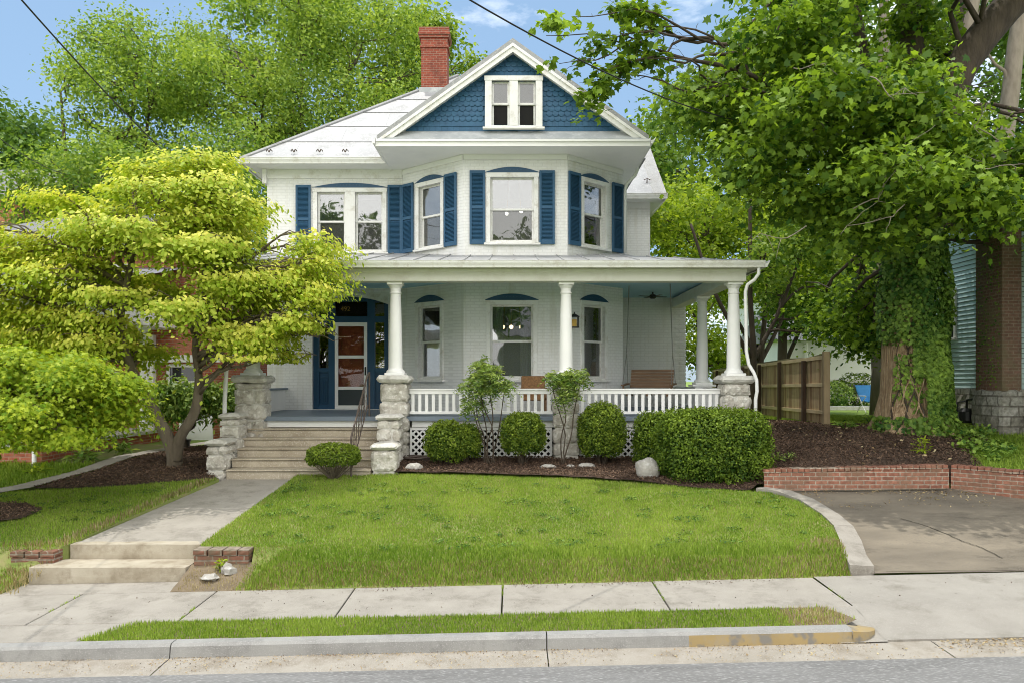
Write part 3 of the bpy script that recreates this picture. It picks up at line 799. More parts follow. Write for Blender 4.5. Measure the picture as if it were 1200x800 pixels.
# retaining wall
rw = thing('retaining_wall', 'low red brick retaining wall along the back and right of the driveway', 'wall', (8.0, 14.1, .8))
def rwall(F, u0, u1, zt0, zt1, nm, bm_='brick'):
    mb = MB()
    zb = lambda u: z_drive(*F.pt(u, 0, 0)[:2]) - .25
    n = max(1, int((u1 - u0) / .5))
    for i in range(n):
        a = u0 + (u1 - u0) * i / n; b = u0 + (u1 - u0) * (i + 1) / n
        ta = zt0 + (zt1 - zt0) * i / n; tb = zt0 + (zt1 - zt0) * (i + 1) / n
        mb.face([F.pt(a, 0, zb(a)), F.pt(b, 0, zb(b)), F.pt(b, 0, tb - .07), F.pt(a, 0, ta - .07)])
        mb.face([F.pt(a, -.24, ta - .3), F.pt(b, -.24, tb - .3), F.pt(b, -.24, tb - .07), F.pt(a, -.24, ta - .07)][::-1])
    mb.build(nm, M[bm_], rw)
    mb = MB(); u = u0; i = 0
    while u < u1 - .06:
        e = min(u + .105, u1); t = zt0 + (zt1 - zt0) * (u - u0) / (u1 - u0) + random.uniform(-.006, .006)
        mb.fbox(F, u + .004, e - .004, -.245, .012 + random.uniform(-.004, .006), t - .07, t); u = e; i += 1
    mb.build('coping', M['brick'], rw, bevel=.008)
rwall(Frame(WALL[0], WALL[1]), 0, 3.38, 1.22, 1.31, 'brickwork')
rwall(Frame(WALL[1], WALL[2]), 0.01, 1.125, 1.31, 1.28, 'brickwork', 'brickd')
rwall(Frame(WALL[2], WALL[3]), 0, 3.07, 1.28, 1.16, 'brickwork', 'brickd')
rwall(Frame(WALL[3], WALL[4]), 0, 2.4, 1.16, 1.05, 'brickwork', 'brickd')
# ------------------------------------------------------------------ the house
house = thing('house', 'white painted brick two storey house with blue shutters, bay front and wrap around porch', 'house', (0, 20, 1.0))
ZE = 8.46                                  # eave level
YB, YW, YR, YS = 18.7, 20.1, 23.8, 22.4    # bay front, main wall, right wing, wall behind the swing
FL = Frame((-6.41, YW), (-2.86, YW)); BL = Frame((-2.86, YW), (-1.18, YB)); BC = Frame((-1.18, YB), (1.35, YB)); BR = Frame((1.35, YB), (2.90, YW))
FS = Frame((2.90, YS), (5.05, YS)); FR = Frame((2.90, YR), (4.28, YR))
OPEN = {}
def window(F, u0, u1, z0, z1, head=.13, shade=0, lower='screen', upper='glass', mull=False, cas=.105, curtain=False, sill=True, parent=None, trim='trim', shade_dark=0, add=True):
    parent = parent or house
    ou0, ou1, oz0, oz1 = u0 + cas, u1 - cas, z0 + .10, z1 - .10
    if add: OPEN.setdefault(id(F), []).append((ou0, ou1, oz0, oz1))
    mb = MB()
    mb.fbox(F, u0, ou0, -.02, .034, z0 + .07, z1 - .11); mb.fbox(F, ou1, u1, -.02, .034, z0 + .07, z1 - .11)
    mb.fbox(F, u0 - .015, u1 + .015, -.02, .045, z1 - .11, z1)
    mb.fbox(F, ou0 - .03, ou1 + .03, -.02, .02, z0 + .05, z0 + .10)
    bays = [(ou0, ou1)]
    if mull:
        um = (ou0 + ou1) / 2; bays = [(ou0, um - mull / 2), (um + mull / 2, ou1)]
        mb.fbox(F, um - mull / 2, um + mull / 2, -.12, .03, oz0 + .003, oz1 - .003)
    zm = (oz0 + oz1) / 2
    panes = []
    for (a, b) in bays:
        st = .05
        # upper sash (outer), lower sash (inner)
        for (za, zb, w0) in ((zm - .02, oz1, -.075), (oz0, zm + .025, -.115)):
            mb.fbox(F, a, a + st, w0 - .035, w0, za, zb); mb.fbox(F, b - st, b, w0 - .035, w0, za, zb)
            mb.fbox(F, a + st, b - st, w0 - .035, w0, zb - .05, zb); mb.fbox(F, a + st, b - st, w0 - .035, w0, za, za + .05)
            panes.append((a + st, b - st, w0 - .018, za + .05, zb - .05))
    wo_ = mb.build('window', M[trim], parent, bevel=.004)
    for i, (a, b, wv, za, zb) in enumerate(panes):
        q = MB(); q.fbox(F, a - .005, b + .005, wv - .003, wv + .003, za - .005, zb + .005)
        q.build('pane', M[upper if i % 2 == 0 else lower], wo_)
        if shade and i % 2 == 0:
            q = MB(); q.fbox(F, a - .03, b + .03, wv - .10, wv - .09, zb - shade * (zb - za), zb + .06); q.build('blind', M['shade'], wo_)
    if curtain:
        for (a, b) in bays:
            for (c, d) in ((a, a + (b - a) * .3), (b - (b - a) * .3, b)):
                q = MB(); nn = 14; P = []
                for k in range(nn + 1):
                    P.append((c + (d - c) * k / nn, -.27 + .03 * math.sin(k * 1.7)))
                for k in range(nn): q.face([F.pt(P[k][0], P[k][1], oz0), F.pt(P[k + 1][0], P[k + 1][1], oz0), F.pt(P[k + 1][0], P[k + 1][1], oz1), F.pt(P[k][0], P[k][1], oz1)])
                q.build('curtain', M['curtain'], wo_, smooth=True)
    if sill:
        q = MB(); q.fbox(F, u0 - .05, u1 + .05, -.02, .09, z0, z0 + .05); q.build('sill', M['trim'], wo_, bevel=.006)
    if head:
        q = MB(); nn = 16; w2 = (u1 - u0) / 2 + .03; um = (u0 + u1) / 2
        pts = [F.pt(um - w2, -.01, z1 + .004)] + [F.pt(um - w2 + 2 * w2 * k / nn, -.01, z1 + .012 + head * (1 - (2 * k / nn - 1) ** 2)) for k in range(nn + 1)] + [F.pt(um + w2, -.01, z1 + .004)]
        q.prism(pts, F.n * .035); q.cur = 1
        m_ = max(3, int(w2 * 10))
        for k in range(m_):       # small pale rosettes along the carved head
            uu = um + (k - (m_ - 1) / 2) * .085; zz = z1 + .03 + head * .38 * (1 - ((uu - um) / w2) ** 2)
            q.fbox(F, uu - .012, uu + .012, .025, .031, zz - .012, zz + .012)
        q.build('arch_panel', [M['navy'], M['blue']], wo_)
    return wo_

def shutter(F, u0, u1, z0, z1):
    mb = MB(); st = .055
    mb.fbox(F, u0, u0 + st, .02, .062, z0, z1); mb.fbox(F, u1 - st, u1, .02, .062, z0, z1)
    zm = z0 + (z1 - z0) * .5
    for (a, b) in ((z0, z0 + .10), (zm - .035, zm + .035), (z1 - .07, z1)): mb.fbox(F, u0 + st, u1 - st, .02, .062, a, b)
    z = z0 + .10
    while z < z1 - .08:
        if not (zm - .06 < z < zm + .03):
            a = F.pt(u0 + st, .055, z); b = F.pt(u1 - st, .055, z)
            q = [F.pt(u0 + st, .056, z), F.pt(u1 - st, .056, z), F.pt(u1 - st, .030, z + .034), F.pt(u0 + st, .030, z + .034)]
            mb.face(q)
        z += .032
    mb.fbox(F, u0 + st, u1 - st, .018, .026, z0 + .05, z1 - .05)
    mb.build('shutter', M['blue'], house, bevel=.004)

# second floor windows
S0, S1 = 6.12, 7.88
window(BC, .55, 1.82, S0, S1, shade=0, upper='bright')
window(BL, .52, 1.52, S0, S1, shade=.45)
window(BR, .47, 1.49, S0, S1, shade=.42, lower='glass')
window(FL, 1.21, 3.13, S0, S1 - .02, mull=.27, upper='bright', head=.12)
for (F, a, b) in ((BC, .15, .525), (BC, 1.845, 2.22), (BL, .01, .44), (BL, 1.56, 1.98), (BR, .01, .43), (BR, 1.63, 2.06), (FL, .76, 1.15), (FL, 3.16, 3.53)):
    shutter(F, a, b, 6.14, 7.93)
# first floor windows
window(BC, .55, 1.80, 2.80, 4.78, lower='screen', upper='bright', head=.15, curtain=True)
window(BL, .50, 1.50, 2.80, 4.82, lower='glass', head=.16, curtain=True)
window(BR, .47, 1.47, 2.80, 4.82, head=.16)

def wall_grid(mb, F, u0, u1, z0, z1, ops, depth=.16):
    us = sorted({u0, u1, *[o[0] for o in ops], *[o[1] for o in ops]}); zs = sorted({z0, z1, *[o[2] for o in ops], *[o[3] for o in ops]})
    for i in range(len(us) - 1):
        for j in range(len(zs) - 1):
            um = (us[i] + us[i + 1]) / 2; zm = (zs[j] + zs[j + 1]) / 2
            if any(o[0] < um < o[1] and o[2] < zm < o[3] for o in ops): continue
            mb.face([F.pt(us[i], 0, zs[j]), F.pt(us[i + 1], 0, zs[j]), F.pt(us[i + 1], 0, zs[j + 1]), F.pt(us[i], 0, zs[j + 1])])
    for (a, b, c, d) in ops:
        for (p, q) in (((a, c), (b, c)), ((b, c), (b, d)), ((b, d), (a, d)), ((a, d), (a, c))):
            mb.face([F.pt(p[0], 0, p[1]), F.pt(q[0], 0, q[1]), F.pt(q[0], -depth, q[1]), F.pt(p[0], -depth, p[1])])
# entrance opening
DU0, DU1, DZ1 = 1.18, 3.17, 5.06
OPEN.setdefault(id(FL), []).append((DU0, DU1, 2.09, DZ1))
mb = MB()
for F in (FL, BL, BC, BR): wall_grid(mb, F, 0, F.len, .8, 8.37, OPEN.get(id(F), []))
wall_grid(mb, Frame((2.90, YW), (2.90, YR)), 0, YR - YW, .8, 8.37, [])
wall_grid(mb, FS, 0, FS.len, .8, 5.45, []); wall_grid(mb, Frame((5.05, YS), (5.05, 29)), 0, 29 - YS, .8, 5.45, [])
wall_grid(mb, FR, 0, FR.len, 5.3, 8.37, []); wall_grid(mb, Frame((4.28, YR), (4.28, 30)), 0, 30 - YR, 5.3, 8.37, [])
mb.face([(4.28, YR, 8.37), (4.28, 30, 8.37), (4.28, 26.9, 10.9)])
wall_grid(mb, Frame((4.28, 30), (-6.41, 30)), 0, 10.69, .8, 8.37, []); wall_grid(mb, Frame((-6.41, 30), (-6.41, YW)), 0, 9.9, .8, 8.37, [])
mb.build('wall', M['wall'], house)
# toothed brick corner at the right end of the porch wall
mb = MB(); z = 2.2
for k in range(26):
    mb.fbox(FS, FS.len - (.30 if k % 2 else .18), FS.len + .02, -.01, .025, z, z + .085); z += .112
mb.build('quoin', M['wall'], house, bevel=.006)

# rooms behind the glass
mb = MB()
for z in (2.07, 5.50): mb.face([(-6.3, YW + .17, z), (-2.8, YW + .17, z), (-1.1, YB + .17, z), (1.3, YB + .17, z), (2.8, YW + .17, z), (2.8, 24, z), (-6.3, 24, z)])
mb.build('room_floor', M['roomf'], house)
mb = MB()
for z in (5.28, 8.34): mb.face([(-6.3, YW + .17, z), (-2.8, YW + .17, z), (-1.1, YB + .17, z), (1.3, YB + .17, z), (2.8, YW + .17, z), (2.8, 24, z), (-6.3, 24, z)])
for (z0, z1) in ((2.07, 5.28), (5.5, 8.34)):
    mb.face([(-6.3, 23.6, z0), (2.85, 23.6, z0), (2.85, 23.6, z1), (-6.3, 23.6, z1)])
    mb.face([(-2.9, YW + .2, z0), (-2.9, 23.6, z0), (-2.9, 23.6, z1), (-2.9, YW + .2, z1)])
mb.build('room_wall', M['room'], house)
mb = MB()
for (x0, x1, z0, z1) in ((-1.4, -.5, 2.08, 4.4), (.9, 1.9, 5.5, 7.6), (-.35, .35, 2.7, 4.0)):
    mb = MB(); mb.box(x0, x1, 23.5, 23.59, z0, z1); mb.build('room_door', M['dark'], house)

# entrance
FD = Frame((-6.41, YW + .10), (-2.86, YW + .10))
mb = MB()
# white spandrel that turns the opening into a shallow arch
pts = []
for k in range(17):
    t = k / 16; u = DU0 + (DU1 - DU0) * t; pts.append((u, 5.02 - .20 * (2 * t - 1) ** 2))
for a, b in zip(pts, pts[1:]):
    mb.face([FL.pt(a[0], .002, a[1]), FL.pt(b[0], .002, b[1]), FL.pt(b[0], .002, 5.10), FL.pt(a[0], .002, 5.10)])
    mb.face([FL.pt(a[0], .03, a[1]), FL.pt(b[0], .03, b[1]), FL.pt(b[0], .03, b[1] + .09), FL.pt(a[0], .03, a[1] + .09)])
    mb.face([FL.pt(a[0], .03, a[1]), FL.pt(b[0], .03, b[1]), FL.pt(b[0], -.12, b[1]), FL.pt(a[0], -.12, a[1])])
mb.build('arch_trim', M['trim'], house)
ent = MB()
jam = [(DU0, DU0 + .15), (DU0 + .40, DU0 + .57), (2.60, 2.80), (DU1 - .12, DU1)]
for (a, b) in jam: ent.fbox(FD, a, b, -.10, 0.0, 2.09, 5.03)
for (a, b, z0, z1) in ((DU0 + .15, DU0 + .40, 2.09, 2.22), (DU0 + .15, DU0 + .40, 3.05, 3.17), (2.80, DU1 - .12, 2.09, 2.22), (2.80, DU1 - .12, 3.05, 3.17),
                       (DU0 + .15, DU0 + .40, 4.36, 4.52), (DU0 + .57, 2.60, 4.36, 4.52), (2.80, DU1 - .12, 4.36, 4.52), (DU0 + .57, 2.60, 4.90, 5.03), (DU0 + .15, DU0 + .40, 4.9, 5.03), (2.8, DU1 - .12, 4.9, 5.03)):
    ent.fbox(FD, a, b, -.09, -.008, z0, z1)
for (a, b) in ((DU0 + .15, DU0 + .40), (2.80, DU1 - .12)):
    ent.fbox(FD, a, b, -.08, -.05, 2.22, 3.05)
    for k in range(4): ent.fbox(FD, a + .02 + k * .058, a + .05 + k * .058, -.05, -.038, 2.27, 2.85)
    ent.fbox(FD, a, b, -.05, -.03, 2.92, 2.98)
en = ent.build('door_surround', M['navy'], house, bevel=.005)
for (a, b, z0, z1, m_) in ((DU0 + .15, DU0 + .40, 3.17, 4.36, 'glass'), (2.80, DU1 - .12, 3.17, 4.36, 'glass'), (DU0 + .57, 2.60, 4.52, 4.90, 'doorglass'), (DU0 + .15, DU0 + .40, 4.52, 4.90, 'glass'), (2.8, DU1 - .12, 4.52, 4.9, 'glass')):
    q = MB(); q.fbox(FD, a, b, -.066, -.06, z0, z1); q.build('pane', M[m_], en)
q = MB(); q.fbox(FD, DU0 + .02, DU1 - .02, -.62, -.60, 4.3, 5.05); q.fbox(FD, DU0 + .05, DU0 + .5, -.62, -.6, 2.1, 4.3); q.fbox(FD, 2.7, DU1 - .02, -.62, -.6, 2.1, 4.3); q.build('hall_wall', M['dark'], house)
# house number on the transom
cu = bpy.data.curves.new('house_number', 'FONT'); cu.body = '492'; cu.size = .17; cu.extrude = .004; cu.align_x = 'CENTER'
tmp = bpy.data.objects.new('tmp_number', cu); COL.objects.link(tmp)
bpy.context.view_layer.update()
me = bpy.data.meshes.new_from_object(tmp); bpy.data.objects.remove(tmp)
me.name = 'house_number'
num = bpy.data.objects.new('house_number', me); COL.objects.link(num); me.materials.append(M['brass'])
num.parent = en; num.location = FD.pt(2.02, -.052, 4.66) - wloc(en); num.rotation_euler = (R(90), 0, 0)
# storm door in front of the varnished door
SX0, SX1, SZ0, SZ1 = DU0 + .57, 2.60, 2.10, 4.355
mb = MB(); st = .085
mb.fbox(FD, SX0, SX0 + st, -.05, .005, SZ0, SZ1); mb.fbox(FD, SX1 - st, SX1, -.05, .005, SZ0, SZ1)
for (a, b) in ((SZ0, SZ0 + .09), (2.60, 2.68), (3.42, 3.50), (SZ1 - .10, SZ1)): mb.fbox(FD, SX0 + st, SX1 - st, -.045, .003, a, b)
sd = mb.build('storm_door', M['rail'], house, bevel=.004)
for (a, b) in ((2.68, 3.42), (3.50, SZ1 - .10)):
    q = MB(); q.fbox(FD, SX0 + st, SX1 - st, -.024, -.018, a, b); q.build('pane', M['doorglass'], sd)
q = MB(); q.fbox(FD, SX0 + st, SX1 - st, -.03, -.015, SZ0 + .09, 2.60); q.build('kick_panel', M['kick'], sd)
q = MB(); q.fbox(FD, SX1 - .06, SX1 - .025, .005, .02, 2.98, 3.2); q.tube([FD.pt(SX1 - .042, .02, 3.16), FD.pt(SX1 - .042, .055, 3.13), FD.pt(SX1 - .042, .055, 3.03), FD.pt(SX1 - .042, .02, 3.0)], .01, 6); q.build('handle', M['black'], sd)
mb = MB(); mb.fbox(FD, SX0, SX1, -.20, -.15, SZ0, SZ1)
for (a, b, c, d) in ((SX0 + .14, SX1 - .14, 3.4, 4.2), (SX0 + .14, SX0 + .40, 2.35, 3.2), (SX1 - .40, SX1 - .14, 2.35, 3.2)): mb.fbox(FD, a, b, -.15, -.135, c, d)
mb.build('front_door', M['reddoor'], house, bevel=.01)

# ---- roofs
AP = Vector((-1.735, 24.63, 12.58)); E0 = (-6.87, 19.5); E1 = (3.40, 19.5); E2 = (3.40, 29.77); E3 = (-6.87, 29.77)
mb = MB()
crn = [Vector((*e, ZE)) for e in (E0, E1, E2, E3)]
for i in range(4): mb.face([crn[i], crn[(i + 1) % 4], AP])
for (x0, x1) in ((3.0, 4.70),):   # right wing: ridge runs left-right, gable end to the right
    mb.face([(x0 - 3, 23.27, ZE), (x1, 23.27, ZE), (x1, 26.9, ZE + 2.90), (x0 - 3, 26.9, ZE + 2.90)])
    mb.face([(x0 - 3, 30.53, ZE), (x1, 30.53, ZE), (x1, 26.9, ZE + 2.90), (x0 - 3, 26.9, ZE + 2.90)][::-1])
# seams of the metal sheets
sl_ = (AP.z - ZE) / (AP.y - 19.5)
for k in range(1, 6):
    y = 19.5 + k * .85; z = ZE + (y - 19.5) * sl_; ins = (y - 19.5)
    mb.bar((-6.87 + ins, y, z + .008), (min(3.4 - ins, 2.0), y, z + .001), .03, .006)
for k in range(9):
    x = -5.6 + k * 1.05; y0 = 19.5 + (k % 2) * .85
    if x > 2: break
    for rr in range(3):
        ya = 19.5 + (rr * 2 + k % 2) * .85; yb = ya + .85
        if yb - 19.5 < x + 6.87: mb.bar((x, ya, ZE + (ya - 19.5) * sl_ + .006), (x, yb, ZE + (yb - 19.5) * sl_ + .001), .02, .005)
mb.tube([Vector((*E0, ZE)) + Vector((.02, .02, .03)), AP + Vector((0, 0, .03))], .05, 6)
mb.build('roof', M['roof'], house)
# snow guards
for (x, y) in [((p - 600) / 900 * 19.75, 19.75) for p in (316, 345, 375, 405)]:
    q = MB(); z = ZE + (y - 19.5) * sl_
    for sx in (-1, 1): q.tube([(x, y - .05, z + .02), (x + sx * .04, y - .06, z + .09), (x + sx * .07, y - .05, z + .065), (x + sx * .075, y - .03, z + .04)], [.016, .018, .016, .01], 6)
    q.build('snow_guard', M['iron'], house)
q = MB(); q.tube([(4.2, 23.9, 8.97), (4.2, 23.87, 9.1), (4.3, 23.87, 9.05)], .02, 6); q.tube([(4.2, 23.9, 8.97), (4.2, 23.87, 9.1), (4.1, 23.87, 9.05)], .02, 6); q.build('snow_guard', M['iron'], house)

# eaves, soffits, gutters
def ogee(a, b, out, h=.15, d=.13):
    """gutter with a moulded face from a to b; out = outward unit vector"""
    mb = MB(); a = Vector(a); b = Vector(b); o = Vector(out)
    prof = [(0, -h), (d * .45, -h), (d * .55, -h * .75), (d * .85, -h * .35), (d * .9, -h * .1), (d, -h * .08), (d, 0), (d - .015, 0), (d - .02, -h * .3), (0.01, -h * .5), (0, 0)]
    P = [[p + o * x + Vector((0, 0, z)) for (x, z) in prof] for p in (a, b)]
    for k in range(len(prof) - 1): mb.face([P[0][k], P[1][k], P[1][k + 1], P[0][k + 1]])
    mb.face(P[0]); mb.face(P[1][::-1])
    mb.build('gutter', M['trim'], house)
ogee((-6.87, 19.5, ZE + .01), (-3.17, 19.5, ZE + .01), (0, -1, 0)); ogee((-6.87, 29.7, ZE + .01), (-6.87, 19.38, ZE + .01), (-1, 0, 0))
ogee((2.9, 23.27, ZE + .01), (4.70, 23.27, ZE + .01), (0, -1, 0))
mb = MB()
for q in ((-6.87, -2.86, 19.5, 20.095), (-6.87, -6.41, 20.096, 29.7), (2.9, 4.70, 23.27, 23.795), (4.285, 4.70, 23.796, 30)):
    mb = MB(); mb.box(*q, 8.335, 8.36); mb.build('soffit', M['rail'], house)
mb = MB(); mb.fbox(FL, 0, FL.len - .02, .002, .04, 8.10, 8.335); mb.build('frieze_board', M['trim'], house, bevel=.004)
mb = MB(); mb.fbox(FR, 0, FR.len, .002, .03, 8.15, 8.335)
mb.build('frieze_board', M['trim'], house)
# raking boards of the right wing
mb = MB()
mb.prism([(4.70, 23.27, ZE - .12), (4.70, 26.9, ZE + 2.78), (4.70, 26.9, ZE + 2.90), (4.70, 23.27, ZE + .0)], (-.42, 0, 0))
mb.prism([(4.70, 23.15, 8.33), (4.70, 23.8, 8.33), (4.30, 23.8, 7.95), (4.30, 23.5, 7.95)], (-.02, .0, 0))
mb.build('barge_board', M['trim'], house)
mb = MB()
mb.box(-6.50, -6.40, 19.98, 20.08, 7.95, 8.335)
mb.build('bracket', M['trim'], house, bevel=.004)

# ---- front gable
GX0, GX1, GYF, GYW = -3.17, 3.21, 18.0, 18.30
GXm = .02; GZ = 10.80; gp = (GZ - 8.52) / (GXm - GX0)
g = MB()
ov = .0
for sx, xe in ((-1, GX0), (1, GX1)):
    a0 = Vector((xe, GYF, 8.52)); r0 = Vector((GXm, GYF, GZ))
    yb = 22.4
    n = Vector((0, 0, .055))
    q = [a0, r0, Vector((GXm, yb, GZ)), Vector((xe, 21.6, 8.52))]
    g.face([v + n for v in q]); g.face([v - n for v in q][::-1])
    g.face([a0 - n, r0 - n, r0 + n, a0 + n]); g.face([a0 + n, q[3] + n, q[3] - n, a0 - n])
g.build('gable_roof', M['roof'], house)
mb = MB()
for sx, xe in ((-1, GX0), (1, GX1)):
    # rake fascia, with a thinner moulding set proud of it
    d = Vector((GXm - xe, 0, GZ - 8.52)).normalized()
    a = Vector((xe, GYF + .02, 8.52 - .06)); r_ = Vector((GXm, GYF + .02, GZ - .06))
    mb.prism([a + d * .05, r_, r_ - Vector((0, 0, .20)), a + d * .32 - Vector((0, 0, .20))], (0, .05, 0))
    mb.prism([a, r_, r_ - Vector((0, 0, .075)), a + d * .1 - Vector((0, 0, .075))], (0, -.035, 0))
    # sloping soffit back to the shingles and a bed mould against them
    b = Vector((xe, GYF + .07, 8.52 - .20)); s_ = Vector((GXm, GYF + .07, GZ - .20))
    mb.face([b + d * .45, s_, Vector((GXm, GYW, GZ - .20)), b + d * .45 + Vector((0, GYW - GYF - .07, 0))])
mb.build('rake_board', M['trim'], house)
mb = MB()
zf = lambda x: GZ - .2 - abs(x - GXm) * gp
mb.prism([(GX0 + .3, GYW, 8.6), (GX1 - .3, GYW, 8.6), (GXm, GYW, GZ - .2)], (0, .05, 0))
z = 8.76; row = 0
while z < GZ - .35:
    x = GX0 + (.09 if row % 2 else 0)
    scal = row >= 2
    while x < GX1:
        if zf(x) > z + .02 and not (-.62 < x < .68 and 8.78 < z < 9.93):
            yb_, yt = GYW - .026, GYW - .006
            w2 = .068
            if scal:
                p = [(x - w2, yt, z + .15), (x - w2, yb_, z + .05)] + [(x + w2 * math.sin(a), yb_ - .001, z + .05 - .05 * math.cos(a)) for a in (-1.0, -.5, 0, .5, 1.0)] + [(x + w2, yb_, z + .05), (x + w2, yt, z + .15)]
            else:
                p = [(x - w2, yt, z + .15), (x - w2, yb_, z), (x + w2, yb_, z), (x + w2, yt, z + .15)]
            jy = random.uniform(-.004, .004)
            p = [(a_, b_ + jy, c_) for a_, b_, c_ in p]
            mb.face(p)
            # lower edge thickness
            lo = p[1:-1]
            for a_, b_ in zip(lo, lo[1:]): mb.face([a_, b_, (b_[0], GYW, b_[2]), (a_[0], GYW, a_[2])])
        x += .142
    z += .118; row += 1
mb.build('gable_shingles', M['shingle'], house)
mb = MB()
mb.hexa([(GX0 + .02, GYF - .03, 8.455), (GX1 - .02, GYF - .03, 8.455), (GX1 - .02, GYW + .02, 8.74), (GX0 + .02, GYW + .02, 8.74),
         (GX0 + .02, GYF - .03, 8.485), (GX1 - .02, GYF - .03, 8.485), (GX1 - .45, GYW + .02, 8.79), (GX0 + .45, GYW + .02, 8.79)])
mb.build('pent_roof', M['pent'], house)
mb = MB()
mb.box(GX0, GX1, GYF, GYF + .03, 8.32, 8.455)
mb.box(GX0 - .01, GX1 + .01, GYF - .04, GYF, 8.425, 8.47)
mb.face([(GX0, GYF + .03, 8.33), (GX1, GYF + .03, 8.33), (GX1, 21.6, 8.33), (2.9, 21.6, 8.33), (2.9, YW, 8.33), (1.35, YB, 8.33), (-1.18, YB, 8.33), (-2.86, YW, 8.33), (GX0, YW, 8.33)])
for F in (BL, BC, BR): mb.fbox(F, .012, F.len - .012, .003, .03, 8.20, 8.325)
for (x, s) in ((GX0, -1), (GX1, 1)): mb.box(min(x, x + s * .03), max(x, x + s * .03), GYF, 21.6, 8.32, 8.50)
mb.build('gable_soffit', M['rail'], house)
ogee((GX0 - .03, 21.5, 8.52), (GX0 - .03, GYF - .05, 8.52), (-1, 0, 0)); ogee((GX1 + .03, GYF - .05, 8.52), (GX1 + .03, 22.6, 8.52), (1, 0, 0))
# gable window pair
FG = Frame((-3, GYW - .12), (3, GYW - .12))
w_ = window(FG, 2.38 - .02, 3.70 + .02, 8.76, 10.03, head=0, mull=.20, cas=.16, add=False, lower='screen', upper='screen')
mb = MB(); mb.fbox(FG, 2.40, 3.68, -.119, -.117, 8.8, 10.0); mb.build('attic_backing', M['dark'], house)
# downspout at the right of the bay
mb = MB(); mb.tube([(3.26, 19.95, 8.40), (3.26, 19.95, 8.30), (3.2, 19.97, 8.15), (3.0, 20.0, 7.95), (2.95, 20.03, 7.8), (2.95, 20.03, 6.15)], .042, 8); mb.build('downspout', M['rail'], house, smooth=True)

# ---- chimney
mb = MB(); cx, cy = -2.38, 23.8
mb.box(cx - .40, cx + .40, cy - .3, cy + .3, 11.2, 13.0)
mb.box(cx - .44, cx + .44, cy - .34, cy + .34, 13.0, 13.07); mb.box(cx - .41, cx + .41, cy - .31, cy + .31, 13.07, 13.3)
mb.box(cx - .46, cx + .46, cy - .36, cy + .36, 13.3, 13.38); mb.box(cx - .49, cx + .49, cy - .39, cy + .39, 13.38, 13.46); mb.box(cx - .46, cx + .46, cy - .36, cy + .36, 13.46, 13.62)
ch = mb.build('chimney', M['chim'], house, bevel=.01)
mb = MB(); mb.box(cx - .46, cx + .46, cy - .345, cy + .34, 11.3, 11.78); mb.build('flashing', M['pent'], house)

# ---- porch
PF = 16.38
mb = MB()
mb.box(-6.05, 5.05, PF, 22.4, 1.98, 2.075)
mb.build('porch_floor', M['floor'], house, bevel=.008)
mb = MB(); mb.box(-2.15, 4.95, 16.47, 16.52, 1.84, 1.978); mb.box(-5.55, -2.8, 16.47, 16.52, 1.845, 1.978); mb.box(-6.0, -5.56, 16.47, 16.52, 1.84, 1.978); mb.box(4.93, 4.98, 16.525, 22.4, 1.84, 1.978)
mb.build('porch_skirt', M['rail'], house, bevel=.006)
mb = MB(); mb.box(-6.0, 5.0, 16.56, 22.4, 5.24, 5.27)
for k in range(58):
    pass
mb.build('porch_ceiling', M['ceil'], house)
mb = MB()
mb.box(-5.98, 4.96, 16.25, 16.56, 4.935, 5.2); mb.box(4.64, 4.955, 16.565, 22.4, 4.935, 5.2); mb.box(-5.975, -5.66, 16.565, 20.09, 4.935, 5.2)
mb.box(-5.99, 4.97, 16.235, 16.248, 5.12, 5.2); 
mb.build('porch_beam', M['beam'], house, bevel=.008)
mb = MB(); 
mb.box(-6.40, 5.22, 15.93, 16.24, 5.202, 5.23); mb.box(4.97, 5.22, 16.241, 24, 5.202, 5.23); mb.box(-6.4, -5.99, 16.241, 20.09, 5.202, 5.23)
mb.build('porch_soffit', M['trim'], house)
ogee((-6.42, 15.95, 5.315), (5.24, 15.95, 5.315), (0, -1, 0), .14, .11); ogee((5.22, 15.84, 5.315), (5.22, 24, 5.315), (1, 0, 0), .14, .11); ogee((-6.4, 20.0, 5.315), (-6.4, 15.84, 5.315), (-1, 0, 0), .14, .11)
pz = lambda y: 5.32 + .2 * (y - 15.93)
mb = MB()
ptz = lambda x, y: (x, y, pz(y))
mb.face([ptz(*q) for q in ((-6.42, 15.93), (5.24, 15.93), (2.92, 18.25), (2.92, 20.06), (1.36, 18.68), (-1.19, 18.68), (-2.87, 20.08), (-6.42, 20.08))])
mb.face([(5.24, 15.93, 5.32), (5.24, 24, 5.32), (2.92, 24, pz(18.25)), (2.92, 18.25, pz(18.25))])
for k in range(22):
    x = -6.2 + k * .52
    if x > 4.9: break
    ye = min(20.0, 15.93 + (5.24 - x)) if x > 2.92 else (18.66 if -1.2 < x < 1.36 else 19.0)
    if x < -2.87: ye = 20.0
    mb.bar((x, 15.93, pz(15.93) + .012), (x, ye, pz(ye) + .012), .02, .025)
mb.build('porch_roof', M['roof'], house)
